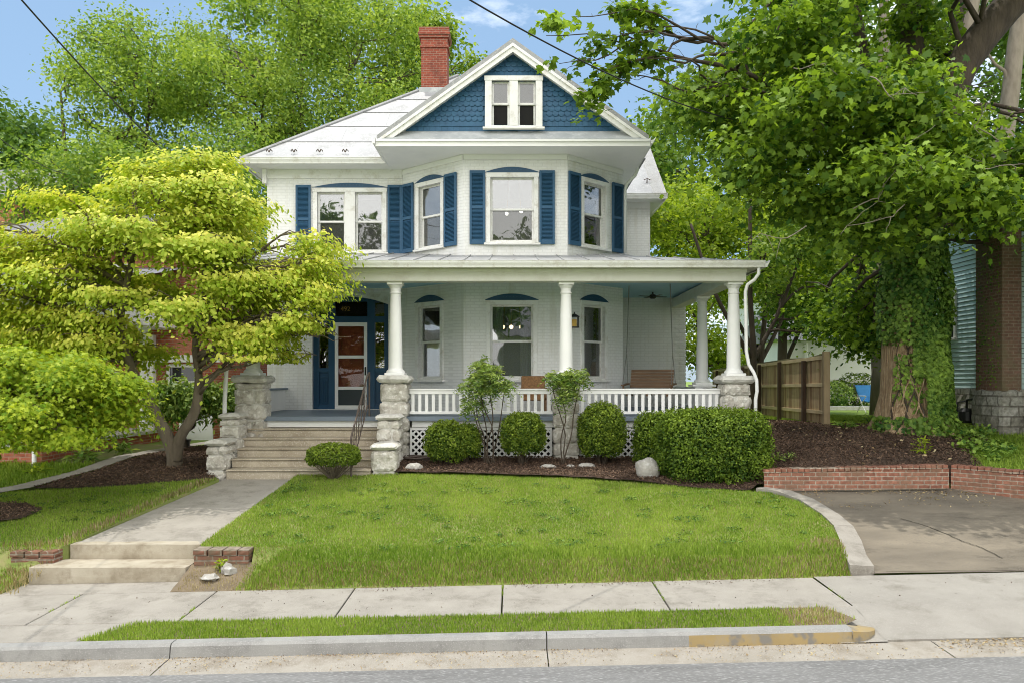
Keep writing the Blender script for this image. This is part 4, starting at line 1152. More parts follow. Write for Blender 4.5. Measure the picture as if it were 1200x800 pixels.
# columns on rock-faced piers
def column(cx, cy, zb, label=None):
    zt = 4.935; h = zt - zb
    prof = [(.20, zb + .06), (.20, zb + .085), (.185, zb + .11), (.165, zb + .125), (.152, zb + .14), (.148, zb + .16)]
    for k in range(11):
        t = k / 10; prof.append((.146 - .036 * t ** 1.6, zb + .17 + (h - .42) * t))
    zt2 = zb + .17 + h - .42
    prof += [(.128, zt2 + .01), (.128, zt2 + .03), (.112, zt2 + .04), (.112, zt2 + .12), (.13, zt2 + .14), (.155, zt2 + .175), (.155, zt2 + .185)]
    mb = MB(); mb.lathe(cx, cy, prof, 28)
    o = mb.build('porch_column', M['rail'], house, smooth=True)
    em = o.modifiers.new('edge', 'EDGE_SPLIT'); em.split_angle = R(35)
    q = MB(); q.box(cx - .165, cx + .165, cy - .165, cy + .165, zt - .062, zt - .002); q.build('capital_block', M['rail'], o, bevel=.006)
    q = MB(); q.box(cx - .21, cx + .21, cy - .21, cy + .21, zb - .003, zb + .058); q.build('base_block', M['rail'], o, bevel=.01)
def pier(x0, x1, y0, y1, zb, zt, seed, capz=.16):
    mb = MB(); z = zb; k = 0
    while z < zt - .05:
        hgt = random.uniform(.22, .34); z2 = min(z + hgt, zt)
        if zt - z2 < .12: z2 = zt
        f = random.choice([1, .42, .58, 1, .65])
        xm = x0 + (x1 - x0) * f
        mb.rough(x0, xm - .006, y0, y1, z, z2 - .009, .034, seed + k, .065, .22)
        if f < 1: mb.rough(xm + .006, x1, y0, y1, z, z2 - .009, .034, seed + k + 50, .065, .22)
        z = z2; k += 1
    mb.cur = 1; mb.box(x0 + .05, x1 - .05, y0 + .05, y1 - .05, zb, zt - .02)
    p = mb.build('stone_pier', [M['stone'], M['cap']], house)
    if capz:
        q = MB(); q.rough(x0 - .075, x1 + .075, y0 - .075, y1 + .075, zt, zt + capz, .022, seed + 9, .07, .5); q.build('pier_cap', M['cap'], p)
column(-5.56, 16.5, 2.95); column(-2.5, 16.5, 2.95); column(1.16, 16.5, 2.90); column(4.76, 16.5, 2.94)
pier(-5.87, -5.24, 16.2, 16.8, .9, 2.79, 3); pier(-2.80, -2.20, 16.2, 16.8, .9, 2.79, 17); pier(.87, 1.44, 16.2, 16.78, .95, 2.74, 31); pier(4.47, 5.06, 16.2, 16.8, .9, 2.78, 45)
column(4.79, 19.35, 2.74)
mb = MB(); mb.box(4.50, 5.08, 19.1, 19.62, 2.69, 2.737); mb.box(4.57, 5.0, 19.15, 19.57, 2.076, 2.69); mb.build('pedestal', M['rail'], house, bevel=.01)
# stepped stone cheeks beside the steps
def cheekstone(x0, x1, y0, y1, zb, zt, seed):
    pier(x0, x1, y0, y1, zb, zt - .12, seed, 0)
    q = MB(); q.rough(x0 - .03, x1 + .03, y0 - .04, y1, zt - .12, zt, .02, seed, .07, .5); q.build('cheek_cap', M['cap'], house)
cheekstone(-5.99, -5.60, 14.98, 15.62, .8, 1.68, 60); cheekstone(-5.97, -5.55, 15.62, 16.19, .8, 2.17, 66)
cheekstone(-2.77, -2.26, 15.02, 15.60, .8, 1.60, 72); cheekstone(-2.76, -2.28, 15.60, 16.19, .8, 2.15, 78)
# five stone steps
for k in range(5):
    y = 15.0 + k * .30; z0 = .925 + k * .183 - (.12 if k == 0 else 0); z1 = .925 + (k + 1) * .183
    q = MB(); q.rough(-5.59, -2.77, y + .02, 16.6, z0, z1 - .045, .004, k, .14, .3); q.rough(-5.595, -2.765, y - .012, 16.6, z1 - .045, z1, .005, k + 8, .14, .5)
    q.build('porch_step', M['sand'], house)
# lattice skirts
def lattice(x0, x1, y, z0, z1):
    mb = MB(); sp = .142; hh = z1 - z0
    for s, yy in ((1, y), (-1, y + .012)):
        c = x0 - hh
        while c < x1 + hh:
            # strip through (c, z0) going up with slope s
            za, zb = z0, z1; xa = c; xb = c + s * hh
            pts = []
            t0, t1 = 0.0, 1.0
            dx = xb - xa
            for lim, sg in ((x0, 1), (x1, -1)):
                if abs(dx) > 1e-6:
                    t = (lim - xa) / dx
                    if (dx > 0) == (sg > 0): t0 = max(t0, t)
                    else: t1 = min(t1, t)
            if t1 - t0 > .02:
                a = Vector((xa + dx * t0, yy, za + hh * t0)); b = Vector((xa + dx * t1, yy, za + hh * t1))
                mb.bar(a, b,   .008, .040, up=Vector((0, 0, 1)))
            c += sp
    mb.box(x0, x1, y - .012, y + .026, z1 - .002, z1 + .055); mb.box(x0, x1, y - .012, y + .026, z0 - .05, z0)
    mb.box(x0, x0 + .04, y - .014, y + .028, z0, z1); mb.box(x1 - .04, x1, y - .014, y + .028, z0, z1)
    mb.build('lattice_panel', M['rail'], house)
lattice(-2.19, .86, 16.50, 1.20, 1.78); lattice(1.45, 4.46, 16.50, 1.20, 1.78)
mb = MB(); mb.box(-5.9, 4.9, 17.1, 17.15, .8, 1.97); mb.build('crawlspace_shade_sheet', M['dark'], house)  # near-black sheet standing in for the deep shade behind the lattice
# railings
def railing(a, b, zf=2.078, n=None):
    a = Vector((*a, 0)); b = Vector((*b, 0)); F = Frame(a.xy, b.xy); L = F.len
    mb = MB()
    mb.fbox(F, 0, L, -.045, .045, zf + .555, zf + .59); mb.fbox(F, 0, L, -.028, .028, zf + .475, zf + .555)
    mb.fbox(F, 0, L, -.035, .035, zf + .045, zf + .105)
    n = n or int(L / .142)
    for k in range(n):
        u = (k + .5) * L / n; mb.fbox(F, u - .034, u + .034, -.014, .014, zf + .105, zf + .475)
    mb.build('railing', M['rail'], house, bevel=.004)
railing((-2.2, 16.5), (.87, 16.5)); railing((1.44, 16.5), (4.47, 16.5)); railing((4.79, 16.8), (4.79, 19.1)); railing((4.79, 19.62), (4.79, 22.38))
# left end: closed beadboard parapet
F = Frame((-5.95, 20.09), (-5.95, 16.8)); F.n = Vector((1, 0, 0))
mb = MB(); mb.fbox(F, 0, F.len, -.03, .02, 2.08, 2.60)
for k in range(46): mb.fbox(F, k * .0715 + .004, k * .0715 + .060, .02, .03, 2.12, 2.58)
mb.build('parapet', M['rail'], house)
mb = MB(); mb.fbox(F, -.0, F.len, -.09, .10, 2.602, 2.65); mb.build('parapet_cap', M['floor'], house, bevel=.008)
# downspouts on the porch
mb = MB(); mb.tube([(5.12, 15.95, 5.19), (5.13, 15.97, 5.05), (5.05, 16.0, 4.93), (4.93, 16.08, 4.84), (4.90, 16.12, 4.7), (4.92, 16.12, 3.45), (4.97, 16.12, 3.18), (5.06, 16.06, 3.0), (5.11, 16.05, 2.86), (5.12, 16.05, 2.62), (5.10, 16.08, 2.45), (5.10, 16.1, 1.2)], .036, 8)
mb.build('downspout', M['rail'], house, smooth=True)
mb = MB(); mb.tube([(-5.85, 15.97, 5.19), (-5.84, 16.05, 5.0), (-5.84, 16.14, 4.85), (-5.85, 16.12, 3.3), (-5.97, 16.05, 3.05), (-6.0, 16.04, 2.4), (-6.02, 16.06, 1.1)], .045, 8)
mb.build('downspout', M['rail'], house, smooth=True)
# iron handrail on the right of the steps
mb = MB()
xr = -3.05
T0 = (xr - .06, 14.85, 1.75); T1 = (xr, 16.2, 2.95)
mb.tube([(xr - .06, 14.82, 1.70), T0, T1, (xr, 16.42, 3.02), (xr, 16.42, 2.08)], .02, 6)
mb.tube([(xr - .06, 14.92, 1.15), (xr, 16.25, 2.32)], .012, 6)
mb.tube([T0, (xr - .06, 14.85, .93)], .018, 6)
for k in range(1, 10):
    t = k / 10; top = Vector(T0).lerp(Vector(T1), t); bot = Vector((xr - .06, 14.92, 1.15)).lerp(Vector((xr, 16.25, 2.32)), t)
    mb.tube([bot, top], .009, 5)
    c = (top + bot) / 2; mb.tube([c + Vector((0, -.05, -.1)), c + Vector((0, .05, 0)), c + Vector((0, -.05, .1))], .007, 5)
mb.build('handrail', M['iron'], house)

# ---- things on and in the house
t = thing('wall_lantern', 'black box lantern with amber glass on the bay wall by the third column', 'lantern', (1.42, 18.62, 4.2))
mb = MB(); lx, ly = 1.50, 18.50
mb.box(lx - .11, lx + .11, ly - .11, ly + .11, 4.10, 4.125)
for sx in (-1, 1):
    for sy in (-1, 1): mb.box(lx + sx * .09 - .014, lx + sx * .09 + .014, ly + sy * .07 - .012, ly + sy * .07 + .012, 4.125, 4.36)
mb.hexa([(lx - .125, ly - .11, 4.36), (lx + .125, ly - .11, 4.36), (lx + .125, ly + .11, 4.36), (lx - .125, ly + .11, 4.36), (lx - .03, ly - .03, 4.43), (lx + .03, ly - .03, 4.43), (lx + .03, ly + .03, 4.43), (lx - .03, ly + .03, 4.43)])
mb.tube([(lx, ly, 4.43), (lx, ly, 4.47), (lx + .02, ly + .1, 4.44), (lx + .05, ly + .3, 4.40)], .012, 6)
mb.build('lantern_frame', M['black'], t)
mb = MB(); mb.box(lx - .055, lx + .055, ly - .055, ly + .055, 4.13, 4.30); mb.build('lantern_glass', M['brass'], t)

t = thing('porch_swing', 'slatted brown wooden bench swing hanging on ropes at the right end of the porch', 'porch swing', (3.45, 19.3, 2.45))
ang = R(-22); ca, sa = math.cos(ang), math.sin(ang)
def sw(u, v, z): return Vector((3.46 + u * ca - v * sa, 19.35 + u * sa + v * ca, z))
def swbar(mb, a, b, w, h): mb.bar(sw(*a), sw(*b), w, h)
mb = MB()
for k in range(6):
    z = 2.66 + k * .078; v = .22 + k * .03
    mb.hexa([sw(-.55, v, z), sw(.55, v, z), sw(.55, v + .025, z), sw(-.55, v + .025, z), sw(-.55, v + .02, z + .07), sw(.55, v + .02, z + .07), sw(.55, v + .045, z + .07), sw(-.55, v + .045, z + .07)])
mb.build('backrest', M['swing'], t, bevel=.004)
mb = MB()
for k in range(6): mb.hexa([sw(-.55, -.28 + k * .085, 2.50), sw(.55, -.28 + k * .085, 2.50), sw(.55, -.21 + k * .085, 2.50), sw(-.55, -.21 + k * .085, 2.50), sw(-.55, -.28 + k * .085, 2.525), sw(.55, -.28 + k * .085, 2.525), sw(.55, -.21 + k * .085, 2.525), sw(-.55, -.21 + k * .085, 2.525)])
for u in (-.5, 0, .5): swbar(mb, (u, -.3, 2.475), (u, .25, 2.475), .05, .05)
mb.build('seat', M['swing'], t)
for s in (-1, 1):
    mb = MB(); swbar(mb, (s * .60, -.36, 2.72), (s * .60, .26, 2.76), .09, .03); swbar(mb, (s * .60, -.28, 2.5), (s * .60, -.28, 2.71), .04, .05); mb.build('armrest', M['swing'], t)
    mb = MB(); top = sw(s * .52, .0, 5.24); mid = sw(s * .58, -.0, 3.55)
    mb.tube([top, mid], .013, 5); mb.tube([mid, sw(s * .61, -.30, 2.74)], .010, 5); mb.tube([mid, sw(s * .61, .25, 2.77)], .010, 5)
    mb.build('rope', M['chain'], t)

t = thing('ceiling_fan', 'small dark ceiling fixture with blades under the porch ceiling above the swing', 'ceiling fan', (3.85, 21.0, 5.2))
mb = MB(); mb.lathe(3.85, 21.0, [(.06, 5.06), (.09, 5.09), (.09, 5.16), (.05, 5.18), (.02, 5.19), (.02, 5.24)], 14); mb.build('motor', M['black'], t)
for k in range(4):
    a = R(20 + 90 * k); q = MB(); d = Vector((math.cos(a), math.sin(a), 0)); c = Vector((3.85, 21.0, 5.12)); q.bar(c + d * .09, c + d * .42, .10, .012); q.build('blade', M['black'], t)

t = thing('wicker_chair', 'brown woven wicker chair standing on the porch below the middle bay window', 'chair', (.55, 17.9, 2.08))
mb = MB(); mb.hexa([(.22, 18.08, 2.45), (.78, 18.08, 2.45), (.78, 18.16, 2.45), (.22, 18.16, 2.45), (.22, 18.16, 2.95), (.78, 18.16, 2.95), (.78, 18.24, 2.95), (.22, 18.24, 2.95)]); mb.build('backrest', M['wicker'], t, bevel=.02)
mb = MB(); mb.box(.2, .8, 17.6, 18.1, 2.38, 2.47); mb.build('seat', M['wicker'], t, bevel=.02)
for x in (.2, .74):
    mb = MB(); mb.box(x, x + .07, 17.58, 18.15, 2.62, 2.68); mb.build('armrest', M['wicker'], t, bevel=.01)
    for y in (17.6, 18.08):
        mb = MB(); mb.box(x + .01, x + .055, y, y + .045, 2.076, 2.62); mb.build('leg', M['swing'], t)

def bulbs(name, label, cat, x, y, zc, offs, mat, r):
    t = thing(name, label, cat, (x, y, zc))
    mb = MB(); mb.tube([(x, y, zc), (x, y, zc - .18)], .015, 6)
    for (dx, dz) in offs: mb.tube([(x, y, zc - .18), (x + dx * .7, y, zc - .26), (x + dx, y, dz - r * 1.2)], .012, 6)
    mb.build('lamp_arm', M['brass'], t)
    for (dx, dz) in offs:
        q = MB(); q.lathe(x + dx, y, [(.25 * r, dz - r), (.8 * r, dz - .6 * r), (r, dz), (.8 * r, dz + .6 * r), (.25 * r, dz + r)], 12); q.build('bulb', mat, t, smooth=True)
bulbs('ceiling_light', 'ceiling light with two white bulbs behind the upper middle window', 'lamp', .05, 20.2, 8.34, [(-.19, 7.21), (.19, 7.27)], M['bulbw'] if 0 else M['bulb'], .045)
bulbs('chandelier', 'lit three bulb chandelier behind the ground floor middle window', 'chandelier', .0, 20.0, 5.28, [(-.24, 4.22), (-.02, 4.22), (.24, 4.22)], M['bulbw'], .055)
t = thing('table_lamp', 'orange shaded table lamp behind the right upper bay window', 'lamp', (2.08, 20.15, 6.2))
mb = MB(); mb.lathe(2.1, 20.1, [(.17, 6.62), (.13, 6.70), (.05, 6.82)], 16); mb.build('lamp_shade', M['copper'], t, smooth=True)
mb = MB(); mb.lathe(2.1, 20.1, [(.07, 6.2), (.11, 6.3), (.07, 6.42), (.02, 6.5), (.02, 6.62)], 14); mb.build('base', M['brass'], t, smooth=True)
mb = MB(); mb.box(1.7, 2.5, 19.95, 20.4, 6.12, 6.19)
for x in (1.74, 2.42): mb.box(x, x + .04, 20.0, 20.04, 5.5, 6.12)
tag(mb.build('side_table', M['roomf'], origin=(2.1, 20.1, 5.5)), 'dark side table under the orange lamp behind upper bay window', 'table')
# ------------------------------------------------------------------ trees
def clump_dome(cx, cy, cz, rx, ry, rz, n, seed, cr=(.5, .9), flat=.45, zmin=-.35):
    rg = random.Random(seed); out = []
    tries = 0
    while len(out) < n and tries < n * 40:
        tries += 1
        d = Vector((rg.gauss(0, 1), rg.gauss(0, 1), rg.gauss(0, 1))).normalized()
        if d.z < zmin: continue
        r = rg.uniform(.25, 1) ** .5
        c = Vector((cx + d.x * rx * r, cy + d.y * ry * r, cz + d.z * rz * r)); s = rg.uniform(*cr)
        if any((c - Vector(o[:3])).length < .55 * (s + o[3]) for o in out) and rg.random() < .8: continue
        out.append((c.x, c.y, c.z, s, s, s * flat))
    return out

# yellow-green dogwood in front of the porch
dz = h_lawn(-6.9, 15.6)
dog = clump_dome(-6.75, 15.1, 4.45, 3.3, 1.75, 2.75, 82, 3, (.5, .9), .19, -.45)
dog = [(a, b, .58 * round(c / .58) + .20 * math.sin(a * 2.1 + b) + .10 * math.sin(a * 5.3 + b * 3) , d * 1.08, e * 1.0, f * .8) for (a, b, c, d, e, f) in dog]
dog += [(-3.75, 14.6, 4.35, .55, .5, .16), (-4.2, 14.5, 4.0, .5, .5, .14), (-4.9, 14.4, 3.62, .6, .5, .16), (-5.4, 14.6, 3.35, .6, .5, .15), (-4.4, 14.8, 4.85, .8, .7, .2),
        (-3.7, 14.7, 5.1, .55, .5, .15), (-3.75, 14.9, 5.6, .5, .5, .15), (-9.6, 14.4, 5.2, .8, .7, .2), (-9.9, 14.2, 4.4, .8, .7, .2), (-10.2, 14.4, 5.7, .7, .7, .2), (-10.4, 14.2, 4.9, .8, .7, .2),
        (-7.0, 14.4, 3.55, .7, .6, .18), (-7.9, 14.2, 3.6, .8, .6, .18), (-6.1, 14.2, 3.5, .7, .6, .18), (-5.55, 14.7, 3.6, .7, .6, .18)]
dog = [c for c in dog if not (c[0] > -4.9 and c[2] > 6.1) and not (-7.7 < c[0] < -5.35 and c[2] < 3.95) and not (c[0] <= -7.7 and c[2] < 3.4)]
make_tree('dogwood_tree', 'low spreading yellow green tree with forked trunk in mulch left of the porch steps', 'tree', (-6.95, 15.7, dz),
          [([(-6.92, 15.75, dz - .15), (-6.9, 15.68, dz + .25), (-7.0, 15.6, dz + .62), (-7.3, 15.5, dz + 1.3), (-7.62, 15.4, dz + 2.0), (-7.75, 15.2, dz + 2.9), (-7.4, 15.0, dz + 4.2)], .165, .05),
           ([(-6.86, 15.68, dz + .15), (-6.75, 15.6, dz + .6), (-6.40, 15.5, dz + 1.15), (-6.28, 15.4, dz + 1.8), (-6.3, 15.3, dz + 2.6), (-6.0, 15.1, dz + 4.2)], .13, .045)],
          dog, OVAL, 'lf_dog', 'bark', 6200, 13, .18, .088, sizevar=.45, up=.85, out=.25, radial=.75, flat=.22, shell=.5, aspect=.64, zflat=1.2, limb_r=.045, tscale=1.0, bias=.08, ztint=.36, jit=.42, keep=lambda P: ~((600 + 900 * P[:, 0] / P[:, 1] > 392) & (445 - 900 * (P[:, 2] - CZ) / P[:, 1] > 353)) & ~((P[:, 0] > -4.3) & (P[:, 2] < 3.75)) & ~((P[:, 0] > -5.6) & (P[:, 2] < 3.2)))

# lacy maple at the left edge
jz = h_lawn(-8.9, 12.5)
jap = clump_dome(-7.95, 12.5, 2.55, 1.75, 1.1, 1.05, 50, 9, (.35, .6), .30, -.6)
jap += [(-9.6, 12.4, 3.0, .5, .5, .12), (-9.4, 12.3, 2.2, .5, .5, .12), (-7.15, 12.3, 2.9, .4, .4, .1), (-7.3, 12.3, 2.45, .45, .4, .1), (-7.0, 12.4, 2.75, .4, .4, .1), (-7.6, 12.2, 1.75, .5, .4, .12), (-7.35, 12.3, 2.05, .4, .4, .1), (-8.1, 12.0, 1.65, .5, .4, .1)]
make_tree('lacy_maple', 'small fine leaved green maple in a mulch circle at the left edge', 'tree', (-9.1, 12.5, jz),
          [([(-8.95, 12.5, jz - .1), (-8.9, 12.5, jz + .4), (-8.65, 12.45, jz + .8), (-7.9, 12.4, jz + 1.5)], .10, .03), ([(-8.93, 12.5, jz + .3), (-9.3, 12.5, jz + .9), (-9.5, 12.5, jz + 1.6)], .07, .03)],
          jap, LACY, 'lf_jap', 'barkd', 2500, 15, .15, .085, keep=lambda P: P[:, 2] > 1.74 - .25 * (P[:, 0] < -8.1), up=.8, radial=.5, out=.3, flat=.32, shell=.6, aspect=.9, limb_r=.03, zflat=1.0)

# broadleaf shrub-tree against the red brick house
rz = h_lawn(-7.7, 18.6)
make_tree('rhododendron', 'rounded broadleaf evergreen shrub on a thin crooked stem between the two houses', 'shrub', (-7.75, 18.4, rz),
          [([(-7.75, 18.4, rz - .1), (-7.85, 18.4, rz + .35), (-7.6, 18.4, rz + .6), (-7.72, 18.4, rz + 1.1)], .05, .03)],
          clump_dome(-7.5, 18.4, rz + 1.22, 1.0, .6, .42, 20, 5, (.24, .36), .7, -.7), OVAL, 'lf_rho', 'barkd', 620, 12, .11, .13, up=.7, out=.9, flat=.8, aspect=.42, limb_r=.02, twigs=.1)

# the big ivy-clad maple
mz = h_right(9.4, 17.6)
def big_extra(mb):
    pass
P_ = lambda x, y, Y: tuple(px(x, y, Y))
mcl = []
rg = random.Random(21)
def fill(polys, Y0, Y1, n, cr, flat=.6, seed=1):
    """clumps through the volume whose outline was surveyed from the photo"""
    rg = random.Random(seed); out = []; xs_ = [p[0] for p in polys]; ys_ = [p[1] for p in polys]; t = 0
    while len(out) < n and t < 6000:
        t += 1
        x = rg.uniform(min(xs_), max(xs_)); y = rg.uniform(min(ys_), max(ys_))
        if not inside(polys, np.array([x]), np.array([y]))[0]: continue
        Y = rg.uniform(Y0, Y1); s = rg.uniform(*cr); c = px(x, y, Y)
        if any((c - Vector(o[:3])).length < .5 * (s + o[3]) for o in out) and rg.random() < .85: continue
        out.append((c.x, c.y, c.z, s, s, s * flat))
    return out
mcl += fill([(850, 30), (900, -100), (1010, -180), (1300, -180), (1320, 250), (1190, 275), (1150, 255), (1080, 250), (1000, 300), (960, 245), (890, 205), (835, 195), (815, 140)], 14.5, 20, 95, (.6, 1.15), .5, 4)
mcl += fill([(930, 110), (1010, 75), (1110, 110), (1260, 140), (1260, 225), (1150, 240), (1090, 265), (1010, 270), (940, 200)], 13.2, 15.0, 28, (.5, .85), .5, 5)
mcl += fill([(940, 330), (1030, 320), (1040, 395), (1000, 395)], 19.5, 23, 9, (.7, 1.1), .5, 6)
def clear_limb(c):
    X, Y, Z, r = c[0], c[1], c[2], c[3]
    x = 600 + 900 * X / Y; y = 445 - 900 * (Z - CZ) / Y
    return not (x > 1095 - .4 * r and y < 120 + 30 * r and y > -60)
mcl = [c for c in mcl if clear_limb(c)]
mtr = [([(9.42, 18.05, mz - .2), (9.36, 18.0, mz + .5), (9.3, 18.0, mz + 1.6), (9.2, 18.0, mz + 3.2), (9.25, 18.0, mz + 5), (9.5, 18, mz + 7), (9.3, 18, mz + 10), (9.0, 18, mz + 13)], .52, .2),
       ([(9.3, 18, mz + 4.4), (9.55, 17.5, mz + 6.4), (10.0, 17.2, mz + 8.1), (11.2, 17.0, mz + 9.7), (12.8, 16.8, mz + 11.2)], .44, .30),
       ([(9.2, 18, mz + 3.8), (8.0, 17.4, mz + 5.6), (6.6, 16.8, mz + 6.9), (5.0, 16.3, mz + 7.7), (3.4, 15.9, mz + 7.9), (2.2, 15.7, mz + 8.3)], .12, .010),
       ([(9.3, 18, mz + 6), (8.6, 18.5, mz + 8.4), (8.3, 19, mz + 12)], .2, .08),
       ([(9.4, 18.1, mz + 6), (10.6, 18.6, mz + 9), (11.4, 19, mz + 12)], .17, .1)]
def big_extra(root):
    # long bare-ish twigs reaching over the gable
    rr = random.Random(5)
    st = [px(880, 60, 16.2), px(838, 45, 16.1), px(900, 120, 16.2)]
    ends = [px(752, 32, 15.8), px(700, 48, 15.6), px(735, 75, 15.6), px(640, 42, 15.4), px(690, 108, 15.5), px(700, 78, 15.4), px(672, 20, 15.5), px(655, 75, 15.3)]
    for i, e in enumerate(ends):
        mb = MB(); pp = limb(mb, st[i % 3], e, .042, .006, sag=.15, wob=.22, n=9, seg=6, seed=i * 4.1)
        for k in range(7):
            b = pp[3 + k % 6]; d = Vector((rr.uniform(-1, .25), rr.uniform(-.4, .4), rr.uniform(-.6, .5)))
            limb(mb, b, b + d * rr.uniform(.35, .9), .009, .003, sag=.1, wob=.3, n=5, seg=4, seed=k + i * 9)
        mb.build('branch', M['barkd'], root, smooth=True)
    # pale dead twigs through the crown
    for (x0, y0, x1, y1, Y) in ((945, 265, 870, 285, 13.4), (1000, 245, 1050, 200, 13.2), (1060, 240, 985, 275, 13.0), (930, 80, 985, 70, 14), (1170, 165, 1130, 100, 13), (1080, 210, 1060, 160, 13.1), (1020, 90, 1075, 112, 12.6), (1190, 200, 1150, 180, 12.8)):
        mb = MB(); pp = limb(mb, px(x0, y0, Y), px(x1, y1, Y - .3), .012, .004, sag=-.3, wob=.35, n=9, seg=5, seed=x0)
        for k in range(3): 
            b = pp[3 + 2 * k]; limb(mb, b, b + Vector((rr.uniform(-.5, .5), -.1, rr.uniform(-.4, .4))), .006, .003, n=4, seg=4, seed=k + x0)
        mb.build('branch', M['barkp'], root, smooth=True)
mcl2 = [(*px(760, 20, 15.9), .5, .5, .22), (*px(700, 52, 15.6), .28, .3, .16), (*px(705, 95, 15.5), .3, .3, .2), (*px(690, 108, 15.5), .22, .2, .22), (*px(672, 28, 15.5), .2, .2, .12), (*px(728, 78, 15.6), .3, .3, .2), (*px(645, 25, 15.4), .2, .2, .1), (*px(742, 45, 15.7), .4, .4, .2), (*px(735, 10, 15.7), .4, .4, .2), (*px(765, 70, 15.9), .4, .4, .3), (*px(690, 72, 15.4), .16, .16, .12), (*px(690, 130, 15.4), .14, .14, .1), (*px(645, 75, 15.3), .1, .1, .08)]
big = make_tree('ivy_maple', 'huge dark maple with ivy climbing its thick trunk beside the retaining wall', 'tree', (9.4, 18.0, mz),
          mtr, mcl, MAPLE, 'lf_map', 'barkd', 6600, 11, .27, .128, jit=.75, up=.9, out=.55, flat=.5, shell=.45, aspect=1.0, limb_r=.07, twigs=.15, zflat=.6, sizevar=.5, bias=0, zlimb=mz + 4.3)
big_extra(big)
P, D, st, c_, i_ = spray_points(mcl2, 150, 6, .13, .6, .5, .5); n = len(P)
leaf_object('leaf_sprays', P, D * .5 + [0, 0, .9] + RNG.normal(size=(n, 3)) * .5, D + RNG.normal(size=(n, 3)), .16 + .05 * RNG.random(n), .17, MAPLE, st + .1, M['lf_map'], big)
# thick lower trunk with flare: bare tan bark
mb = MB()
pts = [(9.40, 18.0, mz - .3), (9.40, 18.0, mz + .05), (9.38, 18.0, mz + .35), (9.36, 18.0, mz + .9), (9.33, 18.0, mz + 1.6), (9.28, 18.0, mz + 2.4), (9.25, 18, mz + 3.4), (9.25, 18, mz + 4.6)]
nA = 28; rads = [1.08, .92, .76, .66, .60, .55, .50, .46]
vb = []
for (p, r) in zip(pts, rads):
    for i in range(nA):
        a = 2 * math.pi * i / nA
        rr = r * (1 + .10 * noise.noise((math.cos(a) * 1.6, math.sin(a) * 1.6, p[2] * .5)) + (.12 * math.sin(a * 5 + 1) if p[2] < mz + .5 else .04 * math.sin(a * 5 + 1)))
        mb.v.append((p[0] + rr * math.cos(a), p[1] + rr * math.sin(a), p[2]))
for k in range(len(pts) - 1):
    for i in range(nA):
        j = (i + 1) % nA; mb.f.append((k * nA + i, k * nA + j, (k + 1) * nA + j, (k + 1) * nA + i)); mb.mi.append(0)
mb.build('lower_trunk', M['barkt'], big, smooth=True)
# ivy: right-hand side of the trunk and everything above 2 m
def ivy_sleeve(n, zlo, zhi, rlo, rhi, amin, amax, thick):
    z = mz + zlo + (zhi - zlo) * RNG.random(n) ** .9; t = (z - mz - zlo) / (zhi - zlo)
    a = amin + (amax - amin) * RNG.random(n)
    lump = np.array([noise.noise((math.cos(q) * 1.5, math.sin(q) * 1.5, zz * .9)) for q, zz in zip(a, z)])
    r = rlo + (rhi - rlo) * t + thick * (RNG.random(n) ** .7) * (1 + .8 * lump)
    x = 9.35 + r * np.cos(a); y = 18.0 + r * np.sin(a)
    Pn = np.stack([x, y, z], 1); Dn = np.stack([np.cos(a), np.sin(a), .35 + 0 * a], 1)
    tint = .38 + .45 * lump + .2 * RNG.normal(size=n)
    return Pn, Dn, tint
sets = [ivy_sleeve(9000, -.05, 2.6, .86, .66, R(-94), R(50), .11), ivy_sleeve(7500, 2.0, 5.6, .62, .56, R(-190), R(60), .24), ivy_sleeve(1100, 1.3, 2.4, .66, .60, R(-112), R(-85), .12),
        ivy_sleeve(350, 0, 1.8, .68, .6, R(-150), R(-95), .05), ivy_sleeve(700, -.1, .35, .95, .75, R(-175), R(20), .25)]
Pn = np.concatenate([s[0] for s in sets]); Dn = np.concatenate([s[1] for s in sets]); tn = np.concatenate([s[2] for s in sets]); n = len(Pn)
Tn = RNG.normal(size=(n, 3)) * .5; Tn[:, 2] -= 1
leaf_object('ivy', Pn, Dn + RNG.normal(size=(n, 3)) * .45, Tn, .085 + .05 * RNG.random(n), .085 + .03 * RNG.random(n), MAPLE, tn, M['lf_ivy'], big)

# trees behind the house
def bgtree(name, label, base, h, crown, n, seed, mat, bark, nsp, per, srad, size, cr, lean=0, group=None, flat=.7, split=True, shell=.45, twigs=.3, aspect=.6, limb_r=.12, bias=0):
    x, y = base; z = h_base(x, y)
    tr = [([(x, y, z - .2), (x + .1, y, z + h * .25), (x + lean * .5, y, z + h * .5), (x + lean, y, z + h * .9)], .021 * h ** .9, .05)]
    if split: tr += [([(x, y, z + h * .22), (x + 1.1, y + .4, z + h * .45), (x + 2.0, y, z + h * .8)], .011 * h, .04), ([(x, y, z + h * .25), (x - 1.2, y - .3, z + h * .5), (x - 1.9, y, z + h * .78)], .010 * h, .04)]
    cl = crown if isinstance(crown, list) else clump_dome(*crown, seed, cr, flat, -.75)
    return make_tree(name, label, 'tree', (x, y, z), tr, cl, BLADE, mat, bark, nsp, per, srad, size, up=.6, out=.4, flat=.75, shell=shell, aspect=aspect, twigs=twigs, limb_r=limb_r, zflat=.4, group=group, bias=bias)
fillT = fill
bgtree('airy_tree', 'tall light green tree with see-through crown rising behind the roof left of the chimney', (-9.3, 34), 19,
       fill([(200, 60), (330, -60), (470, 10), (500, 90), (470, 140), (380, 160), (300, 190), (230, 220), (180, 160)], 31, 38, 62, (.9, 1.5), .7, 11), 0, 0, 'lf_bgl', 'barkd', 3300, 14, .38, .17, 0)
